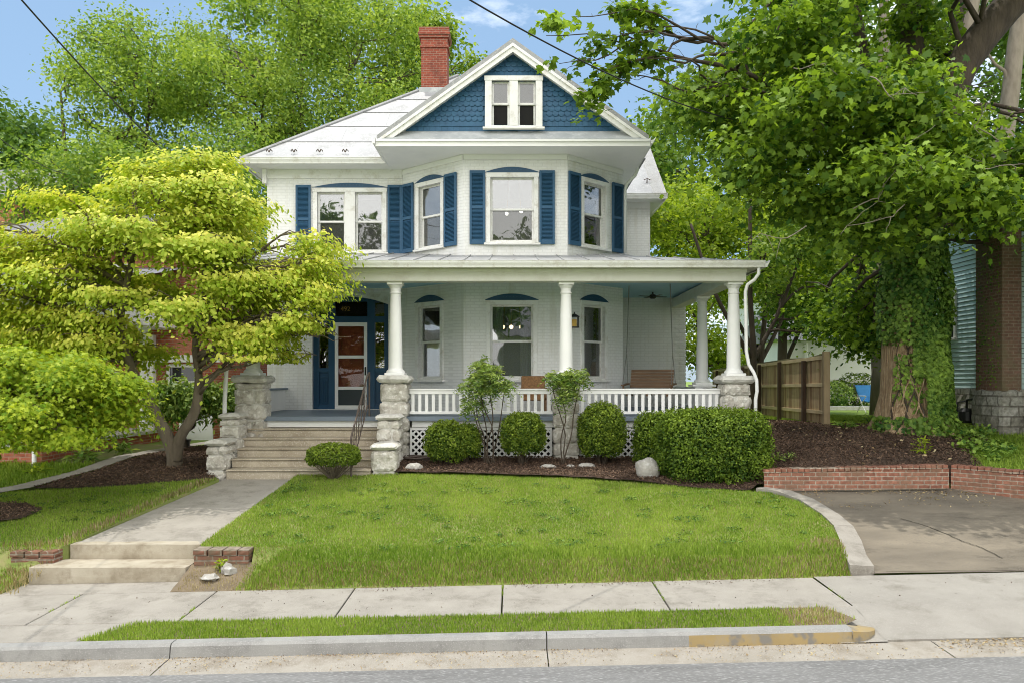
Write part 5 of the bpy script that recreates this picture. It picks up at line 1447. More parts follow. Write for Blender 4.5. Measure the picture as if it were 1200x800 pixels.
bgtree('airy_tree', 'tall feathery light green tree at far left above the yellow green dogwood', (-17.5, 33), 18,
       fill([(60, 40), (140, 20), (200, 60), (190, 200), (120, 230), (60, 180), (100, 120)], 30, 35, 32, (.8, 1.3), .7, 12), 0, 0, 'lf_bgl', 'barkd', 1500, 14, .38, .17, 0, lean=1.5, bias=-.08)
bgtree('airy_tree', 'light green tree top showing just right of the chimney', (-3.2, 38), 18.5,
       fill([(430, -10), (490, 20), (540, 40), (560, 75), (545, 110), (440, 130), (420, 60)], 36, 40, 17, (.7, 1.2), .8, 13), 0, 0, 'lf_bgl', 'barkd', 560, 14, .40, .24, 0, split=False)
bgtree('airy_tree', 'small top of a tree behind the middle of the left tree line', (-12.5, 42), 20,
       fill([(230, 20), (330, -40), (400, -20), (420, 70), (300, 110), (230, 90)], 41, 46, 16, (1.2, 1.9), .7, 14), 0, 0, 'lf_bgl', 'barkd', 620, 14, .5, .28, 0, bias=-.1)
bgtree('leafy_tree', 'dark green tree low at the far left edge behind the wires', (-31, 46), 15,
       fill([(-40, 110), (30, 130), (45, 165), (60, 215), (30, 260), (-40, 260)], 43, 49, 20, (1.3, 2.2), .8, 15), 0, 0, 'lf_bgd', 'barkd', 900, 13, .6, .34, 0)
bgtree('leafy_tree', 'mid green tree filling the gap above the dogwood left of the roof', (-15, 27), 8.5,
       fill([(20, 190), (100, 165), (190, 170), (290, 150), (315, 215), (300, 330), (20, 330)], 26, 29.5, 40, (.8, 1.3), .7, 16), 0, 0, 'lf_bgl', 'barkd', 2200, 13, .42, .165, 0, bias=-.2)
# right-hand side, behind and under the big maple
bgtree('lime_tree', 'sunlit lime green young tree behind the right end of the porch', (9.3, 29), 8.5,
       fill([(770, 230), (840, 215), (950, 235), (985, 300), (960, 330), (900, 335), (830, 330), (770, 300)], 26, 32, 34, (.7, 1.2), .6, 17), 0, 0, 'lf_lime', 'barkd', 1700, 13, .36, .19, 0, lean=.6)
bgtree('lime_tree', 'low bright green tree seen between the porch columns', (8.2, 34), 4.5,
       fill([(760, 340), (850, 330), (870, 440), (760, 440)], 33, 36, 14, (.7, 1.1), .7, 18), 0, 0, 'lf_lime', 'barkd', 620, 13, .36, .19, 0, split=False)
bgtree('leafy_tree', 'deep green shady tree behind the fence and right of the downspout', (21.0, 39), 11,
       fill([(900, 280), (1010, 250), (1110, 300), (1100, 400), (1000, 425), (930, 390), (900, 340)], 36, 41, 30, (1.0, 1.6), .6, 19), 0, 0, 'lf_bgd', 'barkd', 1700, 13, .48, .27, 0)
bgtree('leafy_tree', 'dark forked tree just right of the porch downspout by the fence', (7.6, 24.5), 8,
       fill([(880, 260), (960, 250), (1010, 330), (960, 400), (905, 370)], 23, 26.5, 13, (.5, .9), .6, 20), 0, 0, 'lf_bgl', 'barkd', 520, 12, .32, .17, 0, bias=-.2, limb_r=.08)
bgtree('leafy_tree', 'tall dark tree standing behind the ivy clad maple', (14, 40), 18,
       fill([(740, 190), (800, 40), (900, 0), (1250, -20), (1250, 330), (1050, 330), (900, 260), (800, 240)], 36, 44, 58, (1.3, 2.2), .7, 22), 0, 0, 'lf_bgd', 'barkd', 2300, 13, .6, .34, 0, bias=.1)
bgtree('leafy_tree', 'distant olive green tree closing the gap right of the gable', (9, 44), 13,
       fill([(735, 130), (790, 110), (850, 180), (850, 260), (740, 260)], 42, 46, 14, (1.2, 1.8), .7, 23), 0, 0, 'lf_bgl', 'barkd', 560, 13, .55, .3, 0, bias=-.15)
# bare trunks high on the right
for i, (x0, y0, x1, y1, r, lab) in enumerate([(1033, 190, 1037, -60, .17, 'slim pale tree trunk high among leaves, leftmost of the bare trunks'), (1064, 200, 1070, -60, .24, 'pale bare tree trunk standing second from left behind the maple crown'),
        (1108, 190, 1150, -60, .26, 'pale tree trunk leaning slightly right behind the big dark limb'), (1172, 190, 1208, -60, .29, 'thick pale tree trunk at the top right corner')]):
    Y = 25 + i; a = px(x0, y0, Y); b = px(x1, y1, Y); d = (b - a) / (b.z - a.z)
    z = h_base(a.x, Y); foot = a - d * (a.z - z)
    t = thing('bare_trunk_tree', lab, 'tree', tuple(foot))
    mb = MB(); pts = [foot + (b - foot) * (k / 10) + Vector((noise.noise((k * .7, i, 0)) * .12, 0, 0)) for k in range(11)]
    mb.tube(pts, [r * (1.5 - .7 * k / 10) for k in range(11)], 12)
    limb(mb, pts[8], pts[8] + Vector((1.2, 0, 2.2)), r * .35, r * .1, n=6, seed=i); limb(mb, pts[7], pts[7] + Vector((-1.0, 0, 2.0)), r * .3, r * .1, n=6, seed=i + 4)
    mb.build('trunk', M['barkp'], t, smooth=True)
    cl = [(b.x + q, b.y + .5, b.z + 1.5 + w_, 1.3, 1.3, .9) for q, w_ in ((-1.2, .3), (0, 1.5), (1.2, .4))]
    P, D, st, c_, i_ = spray_points(cl, 60, 12, .4, .7); n = len(P)
    leaf_object('crown', P, D * .5 + [0, 0, .8] + RNG.normal(size=(n, 3)) * .5, RNG.normal(size=(n, 3)), .3, .2, BLADE, st, M['lf_bgd'], t)

# ------------------------------------------------------------------ clipped shrubs, nandinas
def superpts(n, c, r, p, zmin=-1, lump=.05, seed=0, depth=.20):
    """points near the skin of a rounded box"""
    d = rnd_unit(n * 2); k = (np.abs(d) ** p).sum(1) ** (-1 / p)
    q = d * k[:, None]
    q = q[q[:, 2] > zmin][:n]
    lu = np.array([noise.noise((a * 2.2 + seed, b * 2.2, e * 2.2)) + .6 * noise.noise((a * 5 + seed, b * 5, e * 5)) for a, b, e in q])
    s = 1 + lump * lu - depth * RNG.random(len(q)) ** 2
    nn = np.sign(q) * np.abs(q) ** (p - 1) / np.array(r); 
    return np.array(c) + q * s[:, None] * np.array(r), unit(nn), lu
def shrub(name, label, parts, leafn, size, mat, p=2.6, stem=None, aspect=.6, group=None, core=True, zmin=-1, cat='shrub', lump=.05, fray=.0):
    base = (parts[0][0][0], parts[0][0][1], h_nat(parts[0][0][0], parts[0][0][1]))
    t = thing(name, label, cat, base, group)
    PP = []; NN = []; TT = []
    for i, (c, r) in enumerate(parts):
        a, b, lu = superpts(leafn // len(parts), c, r, p, zmin, lump, i * 7 + c[0])
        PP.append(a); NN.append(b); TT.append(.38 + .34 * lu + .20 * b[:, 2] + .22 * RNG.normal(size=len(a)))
    P = np.concatenate(PP); D = np.concatenate(NN); tt = np.concatenate(TT); n = len(P)
    P = P + D * (fray * RNG.random((n, 1)) ** 3)
    T = RNG.normal(size=(n, 3)) * .8 + D * .9; T[:, 2] += .3
    Nn = D * .8 + RNG.normal(size=(n, 3)) * .75; Nn[:, 2] += .35
    leaf_object('foliage', P, Nn, T, size * (.7 + .6 * RNG.random(n)), size * aspect, OVAL, tt, M[mat], t)
    mb = MB()
    for i, (c, r) in enumerate(parts):
        zb = h_nat(c[0], c[1]) - .05
        for k in range(14):
            a = random.uniform(0, 6.28); rr = random.uniform(.2, .8)
            limb(mb, (c[0] + .12 * math.cos(a) * r[0], c[1] + .12 * math.sin(a) * r[1], zb), (c[0] + rr * math.cos(a) * r[0], c[1] + rr * math.sin(a) * r[1], c[2] + random.uniform(-.3, .5) * r[2]), .018, .006, n=5, seg=5, seed=k + c[0])
    mb.build('stem', M['barkd'], t)
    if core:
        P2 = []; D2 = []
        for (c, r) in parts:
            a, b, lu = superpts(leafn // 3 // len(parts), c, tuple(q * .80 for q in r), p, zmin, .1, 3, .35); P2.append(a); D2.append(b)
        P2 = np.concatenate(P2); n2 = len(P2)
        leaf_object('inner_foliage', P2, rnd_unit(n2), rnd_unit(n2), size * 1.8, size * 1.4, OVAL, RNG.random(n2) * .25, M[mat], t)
    return t
hm_ = lambda x, y: h_nat(x, y)
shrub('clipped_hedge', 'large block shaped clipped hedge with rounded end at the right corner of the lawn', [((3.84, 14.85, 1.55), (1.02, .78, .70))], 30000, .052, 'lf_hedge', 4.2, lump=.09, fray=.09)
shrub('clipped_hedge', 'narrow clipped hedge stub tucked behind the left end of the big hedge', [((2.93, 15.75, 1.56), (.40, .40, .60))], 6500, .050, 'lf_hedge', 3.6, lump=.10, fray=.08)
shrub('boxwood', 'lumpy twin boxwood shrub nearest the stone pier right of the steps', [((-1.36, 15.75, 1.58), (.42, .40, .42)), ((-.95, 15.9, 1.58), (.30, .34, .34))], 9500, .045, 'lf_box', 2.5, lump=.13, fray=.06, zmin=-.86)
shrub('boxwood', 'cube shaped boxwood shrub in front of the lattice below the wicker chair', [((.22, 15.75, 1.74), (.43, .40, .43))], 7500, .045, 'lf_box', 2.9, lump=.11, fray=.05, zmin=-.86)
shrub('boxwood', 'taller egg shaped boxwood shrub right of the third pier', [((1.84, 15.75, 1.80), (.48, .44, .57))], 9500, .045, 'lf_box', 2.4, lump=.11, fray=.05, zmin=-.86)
# vase shaped shrub beside the steps
vz = h_lawn(-3.42, 14.72) - .02
t = thing('vase_shrub', 'small vase shaped shrub with bare fanned stems in front of the stone steps', 'shrub', (-3.4, 14.75, vz))
mb = MB(); tips = []
for k in range(60):
    a = random.uniform(0, 6.28); rr = .5 * math.sqrt(random.random()); tip = Vector((-3.42 + rr * math.cos(a), 14.72 + rr * math.sin(a) * .8, vz + .36 + .16 * random.random()))
    limb(mb, (-3.42 + rr * .1 * math.cos(a), 14.72 + rr * .1 * math.sin(a), vz), tip, .011, .004, sag=-.2 * rr, wob=.1, n=5, seg=5, seed=k)
mb.build('stem', M['bark'], t)
P, D, lu = superpts(5200, (-3.42, 14.72, vz + .46), (.52, .45, .24), 2.3, -.75, .1, 2, .35); n = len(P)
leaf_object('foliage', P, D * .8 + RNG.normal(size=(n, 3)) * .7 + [0, 0, .3], RNG.normal(size=(n, 3)) + D, .045 * (.7 + .6 * RNG.random(n)), .028, OVAL, .45 + .3 * lu + .2 * D[:, 2] + .2 * RNG.normal(size=n), M['lf_box'], t)

def nandina(label, x, y, stems, clumps, nsp, seed):
    z = h_nat(x, y); t = thing('nandina', label, 'shrub', (x, y, z))
    rg = random.Random(seed); mb = MB()
    tops = [Vector(c[:3]) for c in clumps]
    for k in range(stems):
        e = tops[k % len(tops)] + Vector((rg.uniform(-.1, .1), rg.uniform(-.1, .1), -.1))
        limb(mb, (x + rg.uniform(-.12, .12), y + rg.uniform(-.08, .08), z - .05), e, .016, .009, sag=0, wob=.10, n=9, seg=6, seed=seed + k * 2.2)
        for q in range(5):
            b = e + Vector((0, 0, -.2 + .08 * q)); limb(mb, b, b + Vector((rg.uniform(-.35, .35), rg.uniform(-.3, .3), rg.uniform(-.02, .25))), .005, .002, n=4, seg=4, seed=q)
    mb.build('stem', M['barkd'], t, smooth=True)
    # feathery compound leaves: leaflets laid along short arching stalks
    P, D, st, c, ids = spray_points(clumps, nsp, 1, .02, .5, .6, 0)
    k = 11; dirs = unit(D * np.array([1, 1, .35]) + RNG.normal(size=D.shape) * .35 + np.array([0, 0, .15]))
    s = np.linspace(0, 1, k); side = unit(np.cross(dirs, np.array([0, 0, 1.0]) + .2 * RNG.normal(size=dirs.shape)))
    LN = .24
    PP = P[:, None, :] + dirs[:, None, :] * (s * LN)[None, :, None]
    PP[:, :, 2] -= (s ** 2 * .12)[None, :]
    sg = np.where(np.arange(k) % 2 == 0, 1, -1)
    wid = (.075 * (1 - s * .6)) * sg
    PP = PP + side[:, None, :] * wid[None, :, None]
    T = side[:, None, :] * sg[None, :, None] + dirs[:, None, :] * .6
    Pf = PP.reshape(-1, 3); Tf = T.reshape(-1, 3); n = len(Pf)
    tt = np.repeat(st, k) + .15 * RNG.normal(size=n) + .25 * (Pf[:, 2] - Pf[:, 2].mean())
    leaf_object('foliage', Pf, np.array([0, 0, 1.0]) + RNG.normal(size=(n, 3)) * .45, Tf, .085 * (.8 + .4 * RNG.random(n)), .030, OVAL, tt, M['lf_nan'], t)
nandina('taller feathery nandina on thin red brown stems in front of the ground floor middle window', -.45, 15.75, 6, [(-.72, 15.75, 2.72, .26, .26, .28), (-.48, 15.7, 2.95, .22, .24, .26), (-.55, 15.7, 3.10, .16, .18, .2), (-.25, 15.75, 2.72, .20, .22, .2), (-.80, 15.75, 2.35, .14, .18, .25)], 430, 3)
nandina('slimmer nandina with yellowish top in front of the third stone pier', 1.12, 15.72, 3, [(1.1, 15.7, 2.8, .24, .24, .18), (1.32, 15.75, 2.92, .18, .2, .14), (.9, 15.7, 2.88, .16, .2, .14), (1.12, 15.7, 2.52, .14, .18, .2)], 260, 8)

# small plants along the left edge and at the maple's foot
def weed(name, label, x, y, n, r, h, mat, size, shape=OVAL, aspect=.4, cat='plant', hf=None):
    z = (hf or h_nat)(x, y); t = thing(name, label, cat, (x, y, z))
    a = RNG.random(n) * 6.28; el = .25 + .9 * RNG.random(n)
    d = np.stack([np.cos(a) * np.cos(el), np.sin(a) * np.cos(el), np.sin(el)], 1)
    P = np.array([x, y, z]) + d * np.array([r, r, h]) * (RNG.random((n, 1)) ** .5)
    leaf_object('leaves', P, np.array([0, 0, 1.0]) + RNG.normal(size=(n, 3)) * .5, d, size * (.6 + .8 * RNG.random(n)), size * aspect, shape, .5 + .25 * RNG.normal(size=n), M[mat], t)
    mb = MB()
    for k in range(5): mb.tube([(x, y, z), tuple(P[k])], [.008, .003], 4)
    mb.build('stem', M['lf_ivy'] if 0 else M['barkd'], t)
weed('hosta', 'pale hosta clump beside the side path below the brick porch wall', -8.95, 16.0, 60, .35, .4, 'lf_rho', .22)
weed('hosta', 'leafy plant at the corner between brick base and side path', -8.75, 17.2, 60, .35, .45, 'lf_rho', .2)
weed('hosta', 'small light green plant at left end of the brick base', -9.3, 15.0, 50, .25, .3, 'lf_jap', .14)
weed('weed_clump', 'wispy yellow green weed growing out of the mulch above the retaining wall', 8.0, 15.0, 80, .2, .45, 'lf_jap', .09)
weed('weed_clump', 'silvery low plant in the mulch right of the hedge', 5.3, 14.9, 140, .28, .22, 'lf_nan', .07)
weed('weed_clump', 'fresh green weed between the loose concrete and the brick cheek', -3.98, 10.5, 50, .10, .2, 'lf_jap', .07)
weed('weed_clump', 'glossy low plant at the foot of the fence end post', 7.9, 18.2, 60, .35, .22, 'lf_ivy', .14)
weed('weed_clump', 'dark leafy seedling between fence and ivy trunk', 8.75, 18.7, 40, .25, .4, 'lf_ivy', .12)
# trailing ground ivy right of the trunk
n = 1900
gx = 8.9 + 2.4 * RNG.random(n); gy = 14.3 + 3.4 * RNG.random(n) ** 1.2
ok = (np.abs(gx - (8.95 + (gy - 14.3) * .42)) < .45 + .25 * np.sin(gy * 3)); gx, gy = gx[ok], gy[ok]; n = len(gx)
gz = np.array([h_nat(a, b) for a, b in zip(gx, gy)]) + .04 + .16 * RNG.random(n)
stuff(leaf_object('ground_ivy', np.stack([gx, gy, gz], 1), np.array([0, 0, 1.0]) + RNG.normal(size=(n, 3)) * .6, RNG.normal(size=(n, 3)), .09 + .05 * RNG.random(n), .08, MAPLE, .5 + .3 * RNG.normal(size=n), M['lf_ivy'], origin=(9.5, 15.5, 1.4)), 'ground ivy trailing over the right end of the retaining wall', 'ground cover')

# ------------------------------------------------------------------ grass, chips, litter
def scatter(poly, dens_, rg=RNG):
    p = np.array(poly); lo = p.min(0); hi = p.max(0); n = int((hi - lo).prod() * dens_)
    q = lo + (hi - lo) * RNG.random((n, 2)); return q[inside(poly, q[:, 0], q[:, 1])]
BL3 = np.array([(0, .5, 0), (0, -.5, 0), (.6, -.22, .12), (1.0, 0, .38), (.6, .22, .12)])
def grass(name, poly, dens_, hf, ln, wd, label, drymask=None, mat='grass', lift=-.012, keep=None, tb=0):
    q = scatter(poly, dens_)
    if keep is not None: q = q[keep(q[:, 0], q[:, 1])]
    n = len(q)
    z = np.array([hf(a, b) for a, b in q]) + lift
    pat = np.array([noise.noise((a * .7, b * .7, 2)) + .45 * noise.noise((a * .28, b * .28, 9)) + .5 * noise.noise((a * 2.6, b * 2.6, 5)) for a, b in q])
    a = RNG.random(n) * 6.28; tilt = .25 + .75 * RNG.random(n)
    T = np.stack([np.cos(a) * tilt, np.sin(a) * tilt, np.ones(n)], 1)
    Nn = np.stack([np.cos(a), np.sin(a), -tilt], 1) * -1
    L = ln * (.55 + .7 * RNG.random(n)) * (1 + .25 * pat)
    o = leaf_object(name, np.stack([q[:, 0], q[:, 1], z], 1), Nn, T, L, wd * (.7 + .6 * RNG.random(n)), BL3, .46 + tb + .42 * pat + .24 * RNG.normal(size=n), M[mat], origin=(float(q[:, 0].mean()), float(q[:, 1].mean()), 0))
    return stuff(o, label, 'grass')
front = lambda x, y: y < 13
grass('grass', LAWN, 4300, h_lawn, .042, .0085, 'mown green grass of the front lawn')
BANKP = [(-3.5, 10.02), (4.42, 10.02), (4.6, 10.75), (-3.5, 10.75)]
grass('grass', BANKP, 2600, h_lawn, .085, .009, 'longer unmown grass along the lawn bank above the sidewalk', tb=-.04, keep=lambda x, y: y < 10.45 + .3 * RNG.random(len(x)))
grass('dry_grass', LAWN, 420, h_lawn, .042, .008, 'scattered dry blades through the front lawn', mat='dry')
grass('dry_grass', LLAWN, 350, h_lawn, .042, .008, 'scattered dry blades through the left lawn', mat='dry', keep=lambda x, y: (x > -11.5) & ~inside(JMULCH, x, y))
BANKD = [(-3.5, 10.02), (4.42, 10.02), (4.5, 10.4), (4.3, 10.35), (-3.5, 10.35)]
grass('dry_grass', BANKD, 2600, h_lawn, .06, .009, 'straw coloured dry grass at the foot of the lawn bank', mat='dry')
grass('dry_grass', [(-4.4, 10.03), (-2.9, 10.03), (-3.0, 10.9), (-3.6, 10.9), (-4.4, 10.6)], 900, h_lawn, .045, .009, 'dead dry grass on the bare corner right of the garden steps', mat='dry')
grass('dry_grass', [(3.4, 10.03), (4.45, 10.03), (4.7, 11.0), (4.4, 11.1)], 1100, h_lawn, .075, .009, 'dry tufted grass at the driveway corner of the lawn', mat='dry')
grass('grass', LLAWN, 3200, h_lawn, .048, .009, 'mown green grass left of the front walkway', keep=lambda x, y: (x > -11.5) & ~inside(JMULCH, x, y))
grass('dry_grass', [(-6.5, 10.05), (-6.36, 11.04), (-5.65, 14.7), (-5.85, 14.6), (-6.55, 11.1), (-8.5, 10.5), (-9, 10.05)], 900, h_lawn, .09, .010, 'dry grass edging the left side of the walkway', mat='dry')
grass('grass', NLAWN, 1300, h_lawn, .11, .013, 'shaggy grass left of the narrow side path', keep=lambda x, y: (x > -11.5) & (y < 15.9))
grass('grass', [(8.4, 14.05), (11.3, 11.5), (13, 11), (14.5, 20), (13.5, 24), (7.8, 27), (7.8, 18.8), (10.4, 18.4), (10.3, 16.6), (9.3, 15.6)], 900, h_nat, .08, .014, 'bright grass of the neighbouring yard right of the big tree', tb=.12)
grass('grass', VERGE, 5000, lambda x, y: z_walk(x, y), .050, .0085, 'narrow strip of grass between curb and sidewalk', lift=-.02, keep=lambda x, y: (x < 3.05) | (RNG.random(len(x)) < .12))
grass('dry_grass', [(2.9, 8.26), (3.6, 8.3), (3.7, 8.5), (3.6, 8.8), (2.9, 8.8)], 2200, lambda x, y: z_walk(x, y), .05, .009, 'dry brown grass at the right tip of the curb strip', mat='dry', lift=-.02)

CH = np.array([(-.5, .3, 0), (-.35, -.5, .05), (.45, -.4, 0), (.5, .4, .06)])
def chips(poly, dens_, hf, label, size=.035, keep=None):
    q = scatter(poly, dens_)
    if keep is not None: q = q[keep(q[:, 0], q[:, 1])]
    n = len(q); z = np.array([hf(a, b) for a, b in q]) + .012 + .02 * RNG.random(n)
    pat = np.array([noise.noise((a * 1.5, b * 1.5, 7)) for a, b in q])
    o = leaf_object('bark_mulch', np.stack([q[:, 0], q[:, 1], z], 1), np.array([0, 0, 1.0]) + RNG.normal(size=(n, 3)) * .55, RNG.normal(size=(n, 3)), size * (.5 + RNG.random(n)), size * .45, CH, .45 + .3 * pat + .3 * RNG.normal(size=n), M['chip'], origin=(float(q[:, 0].mean()), float(q[:, 1].mean()), 0))
    return stuff(o, label, 'mulch')
chips(MULCH, 1500, hm, 'brown bark mulch under the front shrubs')
chips(LMULCH, 1000, lambda x, y: h_lawn(x, y) + .02, 'brown bark mulch around the dogwood trunk', .04)
chips(JMULCH, 1300, lambda x, y: h_lawn(x, y) + .035, 'dark bark mulch circle under the lacy maple', .035)
chips(UMULCH, 800, lambda x, y: h_nat(x, y) + .03, 'dark bark mulch around the ivy clad tree', .042)
def litter(poly, n, hf, label, size=.05, lift=.03):
    q = scatter(poly, 60); q = q[RNG.permutation(len(q))[:n]]; n = len(q)
    z = np.array([hf(a, b) for a, b in q]) + lift
    return stuff(leaf_object('leaf_litter', np.stack([q[:, 0], q[:, 1], z], 1), np.array([0, 0, 1.0]) + RNG.normal(size=(n, 3)) * .5, RNG.normal(size=(n, 3)), size * (.6 + .8 * RNG.random(n)), size * .6, OVAL, RNG.random(n), M['litter'], origin=(float(q[:, 0].mean()), float(q[:, 1].mean()), 0)), label, 'leaf litter')
litter(UMULCH, 130, lambda x, y: h_nat(x, y) + .03, 'fallen pale leaves scattered on the upper mulch bed', .09)
litter([(-3.9, 8.0), (8, 8.0), (8, 7.72), (-3.9, 7.8)], 70, lambda x, y: slope(x), 'dry leaf crumbs lying in the street gutter', .03, .012)
litter([(7.3, 13.2), (8.6, 13.2), (8.0, 13.95), (7.2, 13.95)], 60, z_drive, 'fallen leaves gathered in the driveway corner', .05, .012)

# clover and broadleaf weeds in the turf
def clover(poly, npat, hf, label):
    q = scatter(poly, 8); q = q[RNG.permutation(len(q))[:npat]]
    PP = []
    for (x, y) in q:
        r = .05 + .16 * random.random(); m = int(30 + 900 * r * r)
        a = RNG.random(m) * 6.28; rr = r * RNG.random(m) ** .6
        PP.append(np.stack([x + rr * np.cos(a), y + rr * np.sin(a), np.full(m, .0)], 1))
    PP = np.concatenate(PP); ok = inside(poly, PP[:, 0], PP[:, 1]); PP = PP[ok]; n = len(PP)
    PP[:, 2] = np.array([hf(a, b) for a, b in PP[:, :2]]) + .018 + .022 * RNG.random(n)
    return stuff(leaf_object('clover', PP, np.array([0, 0, 1.0]) + RNG.normal(size=(n, 3)) * .35, RNG.normal(size=(n, 3)), .030 + .018 * RNG.random(n), .024, OVAL,   .25 + .2 * RNG.normal(size=n), M['lf_ivy'], origin=(float(PP[:, 0].mean()), float(PP[:, 1].mean()), 0)), label, 'clover')
clover([(-4.2, 10.6), (4.4, 10.6), (4.6, 13.4), (2, 14.2), (-4.1, 14.7)], 90, h_lawn, 'clover and small weeds growing through the front lawn')
clover([(-9.8, 10.4), (-6.5, 11.1), (-5.8, 14.5), (-9.5, 13.3)], 40, h_lawn, 'clover and small weeds growing through the left lawn')
# grit, crumbs and weeds in joints
def grit(name, n, xr, yr, hf, label, size=.014, mat='litter', bias=0.0, pw=1.0):
    x = xr[0] + (xr[1] - xr[0]) * RNG.random(n); y = yr[0] + (yr[1] - yr[0]) * RNG.random(n) ** pw
    cl = np.array([noise.noise((a * 1.1, b * 3, 4)) for a, b in zip(x, y)]); ok = cl + .35 * RNG.random(n) > .05; x, y = x[ok], y[ok]; m = len(x)
    z = np.array([hf(a, b) for a, b in zip(x, y)]) + .006
    return stuff(leaf_object(name, np.stack([x, y, z], 1), np.array([0, 0, 1.0]) + RNG.normal(size=(m, 3)) * .4, RNG.normal(size=(m, 3)), size * (.4 + 1.2 * RNG.random(m)), size * .7, CH, bias + RNG.random(m) * .7, M[mat], origin=(float(x.mean()), float(y.mean()), 0)), label, 'grit')
zg = lambda x, y: slope(x) + .004 + .012 * (y - 7.6) / .5
grit('street_grit', 3200, (-6, 6), (8.05, 7.60), zg, 'tan grit and crumbs along the street gutter', .013, 'litter', 0, 1.8)
grit('street_grit', 1500, (-6, 6), (8.05, 7.66), zg, 'dark dirt specks along the street gutter', .012, 'chip', 0, 2.2)
grit('street_grit', 900, (3.7, 9), (8.09, 7.85), zg, 'brown leaf crumbs before the driveway apron', .022, 'litter', 0, 1.4)
grit('soil_crumbs', 900, (-3.4, 4.4), (10.01, 9.80), lambda x, y: z_walk(x, y) + .003, 'soil crumbs spilled from the lawn bank onto the sidewalk', .016, 'chip', .1, 2.0)
grit('soil_crumbs', 260, (-8, 8), (9.9, 8.9), lambda x, y: z_walk(x, y) + .004, 'scattered specks on the sidewalk slabs', .016, 'chip', 0)
grit('leaf_crumbs', 700, (5.2, 8.2), (13.98, 12.9), z_drive, 'leaf crumbs along the back edge of the driveway', .026, 'litter', 0, 2.4)
for k, (jx, jy0, jy1) in enumerate([(-5.6, 9.3, 10.0), (-3.85, 8.9, 9.4), (-.12, 9.5, 10.0), (1.83, 9.2, 9.9), (3.93, 9.0, 9.6)]):
    jt = grass('grass', [(jx - .012, jy0), (jx + .012, jy0), (jx + .012, jy1), (jx - .012, jy1)], 5200, lambda x, y: z_walk(x, y), .03, .007, 'tiny grass tufts growing in a sidewalk joint', lift=-.012, keep=lambda x, y: np.sin(y * 23 + x) > -.1); jt['group'] = 'grass tufts in the sidewalk joints'
for k in range(9):
    a = R(-150 + 6.5 * k); mb = MB(); pp = []
    for q in range(14):
        t = q / 13; z = mz - .02 + 2.3 * t; rr = np.interp(z - mz, [-.3, .05, .35, .9, 1.6, 2.4], rads[:6]) * 1.08; aa = a + .12 * math.sin(q * .9 + k * 1.7) - .25 * t * (k - 4) / 9
        pp.append((9.36 + rr * math.cos(aa), 18.0 + rr * math.sin(aa), z))
    mb.tube(pp, [.022 - .012 * q / 13 for q in range(14)], 5); mb.build('ivy_stem', M['barkd' if k % 2 else 'barkt'], big, smooth=True)

# stones
def stone(label, x, y, rx, ry, rz, seed, name='garden_stone'):
    z = h_nat(x, y) + .03; mb = MB(); bm = bmesh.new(); bmesh.ops.create_icosphere(bm, subdivisions=3, radius=1)
    vs = []
    for v in bm.verts:
        d = v.co.normalized(); k = 1 + .22 * noise.noise(d * 1.3 + Vector((seed, 0, 0))) + .10 * noise.noise(d * 3.1 + Vector((0, seed, 0))) + .03 * noise.noise(d * 9)
        mb.v.append((x + d.x * rx * k, y + d.y * ry * k, z + rz * .55 + max(-.7, d.z) * rz * k))
    mb.f = [tuple(v.index for v in f.verts) for f in bm.faces]; mb.mi = [0] * len(mb.f); bm.free()
    return tag(mb.build(name, M['rock'], smooth=True, origin=(x, y, z)), label, 'stone')
stone('big pale boulder sitting on the mulch left of the large hedge', 2.60, 14.75, .235, .2, .24, 3, 'boulder')
stone('small white stone at the mulch edge by the right step cheek', -1.95, 15.3, .17, .12, .09, 5)
stone('flat pale stone lying below the third pier, left of its neighbour', .72, 15.45, .16, .1, .05, 8)
stone('little stone halfway between two flat stones under the third pier', 1.18, 15.5, .09, .07, .04, 12)
stone('longer flat white stone in the mulch just right of the third pier', 1.50, 15.5, .17, .1, .06, 15)
stone('round white stone resting beside the twin boxwood', -1.05, 16.25, .12, .1, .5, 18)
# hose
mb = MB(); pts = []
for k in range(90):
    a = k * .35; r = .36 + .05 * math.sin(k * .9); pts.append((-1.75 + r * 1.5 * math.cos(a), 16.1 + r * .55 * math.sin(a), 1.20 + .012 * (k / 18) + .012 * math.sin(k * 1.3)))
mb.tube(pts, .012, 6); tag(mb.build('garden_hose', M['iron'], smooth=True, origin=(-1.75, 16.1, 1.18)), 'coiled grey garden hose lying before the lattice near the steps', 'hose')

# ------------------------------------------------------------------ fence
f0 = Vector((7.62, 18.6)); f1 = Vector((8.75, 33.5)); fd = (f1 - f0).normalized()
t = thing('fence', 'weathered vertical board privacy fence running back from the big tree', 'fence', (7.6, 18.6, h_nat(7.6, 18.6)))
FF = Frame(f0, f1); L = FF.len; FF.n = Vector((-abs(FF.n.x), -FF.n.y * (1 if FF.n.x < 0 else -1), 0))
gz_ = lambda u: h_nat(*FF.pt(u, 0, 0)[:2])
ft = lambda u: 3.50 - .0135 * u - .06 * math.sin(min(u, 3) * 1.0)
mb = MB(); u = .05; k = 0
while u < L:
    b = u + .138; mb.cur = 1 if random.random() < .4 else 0; mb.fbox(FF, u, b - .006, -.022 - .004 * (k % 3), -.002, gz_(u) + .06, ft(u) - .02 + random.uniform(-.012, .012)); u = b; k += 1
mb.build('board', [M['fence'], M['fenced']], t)
mb = MB()
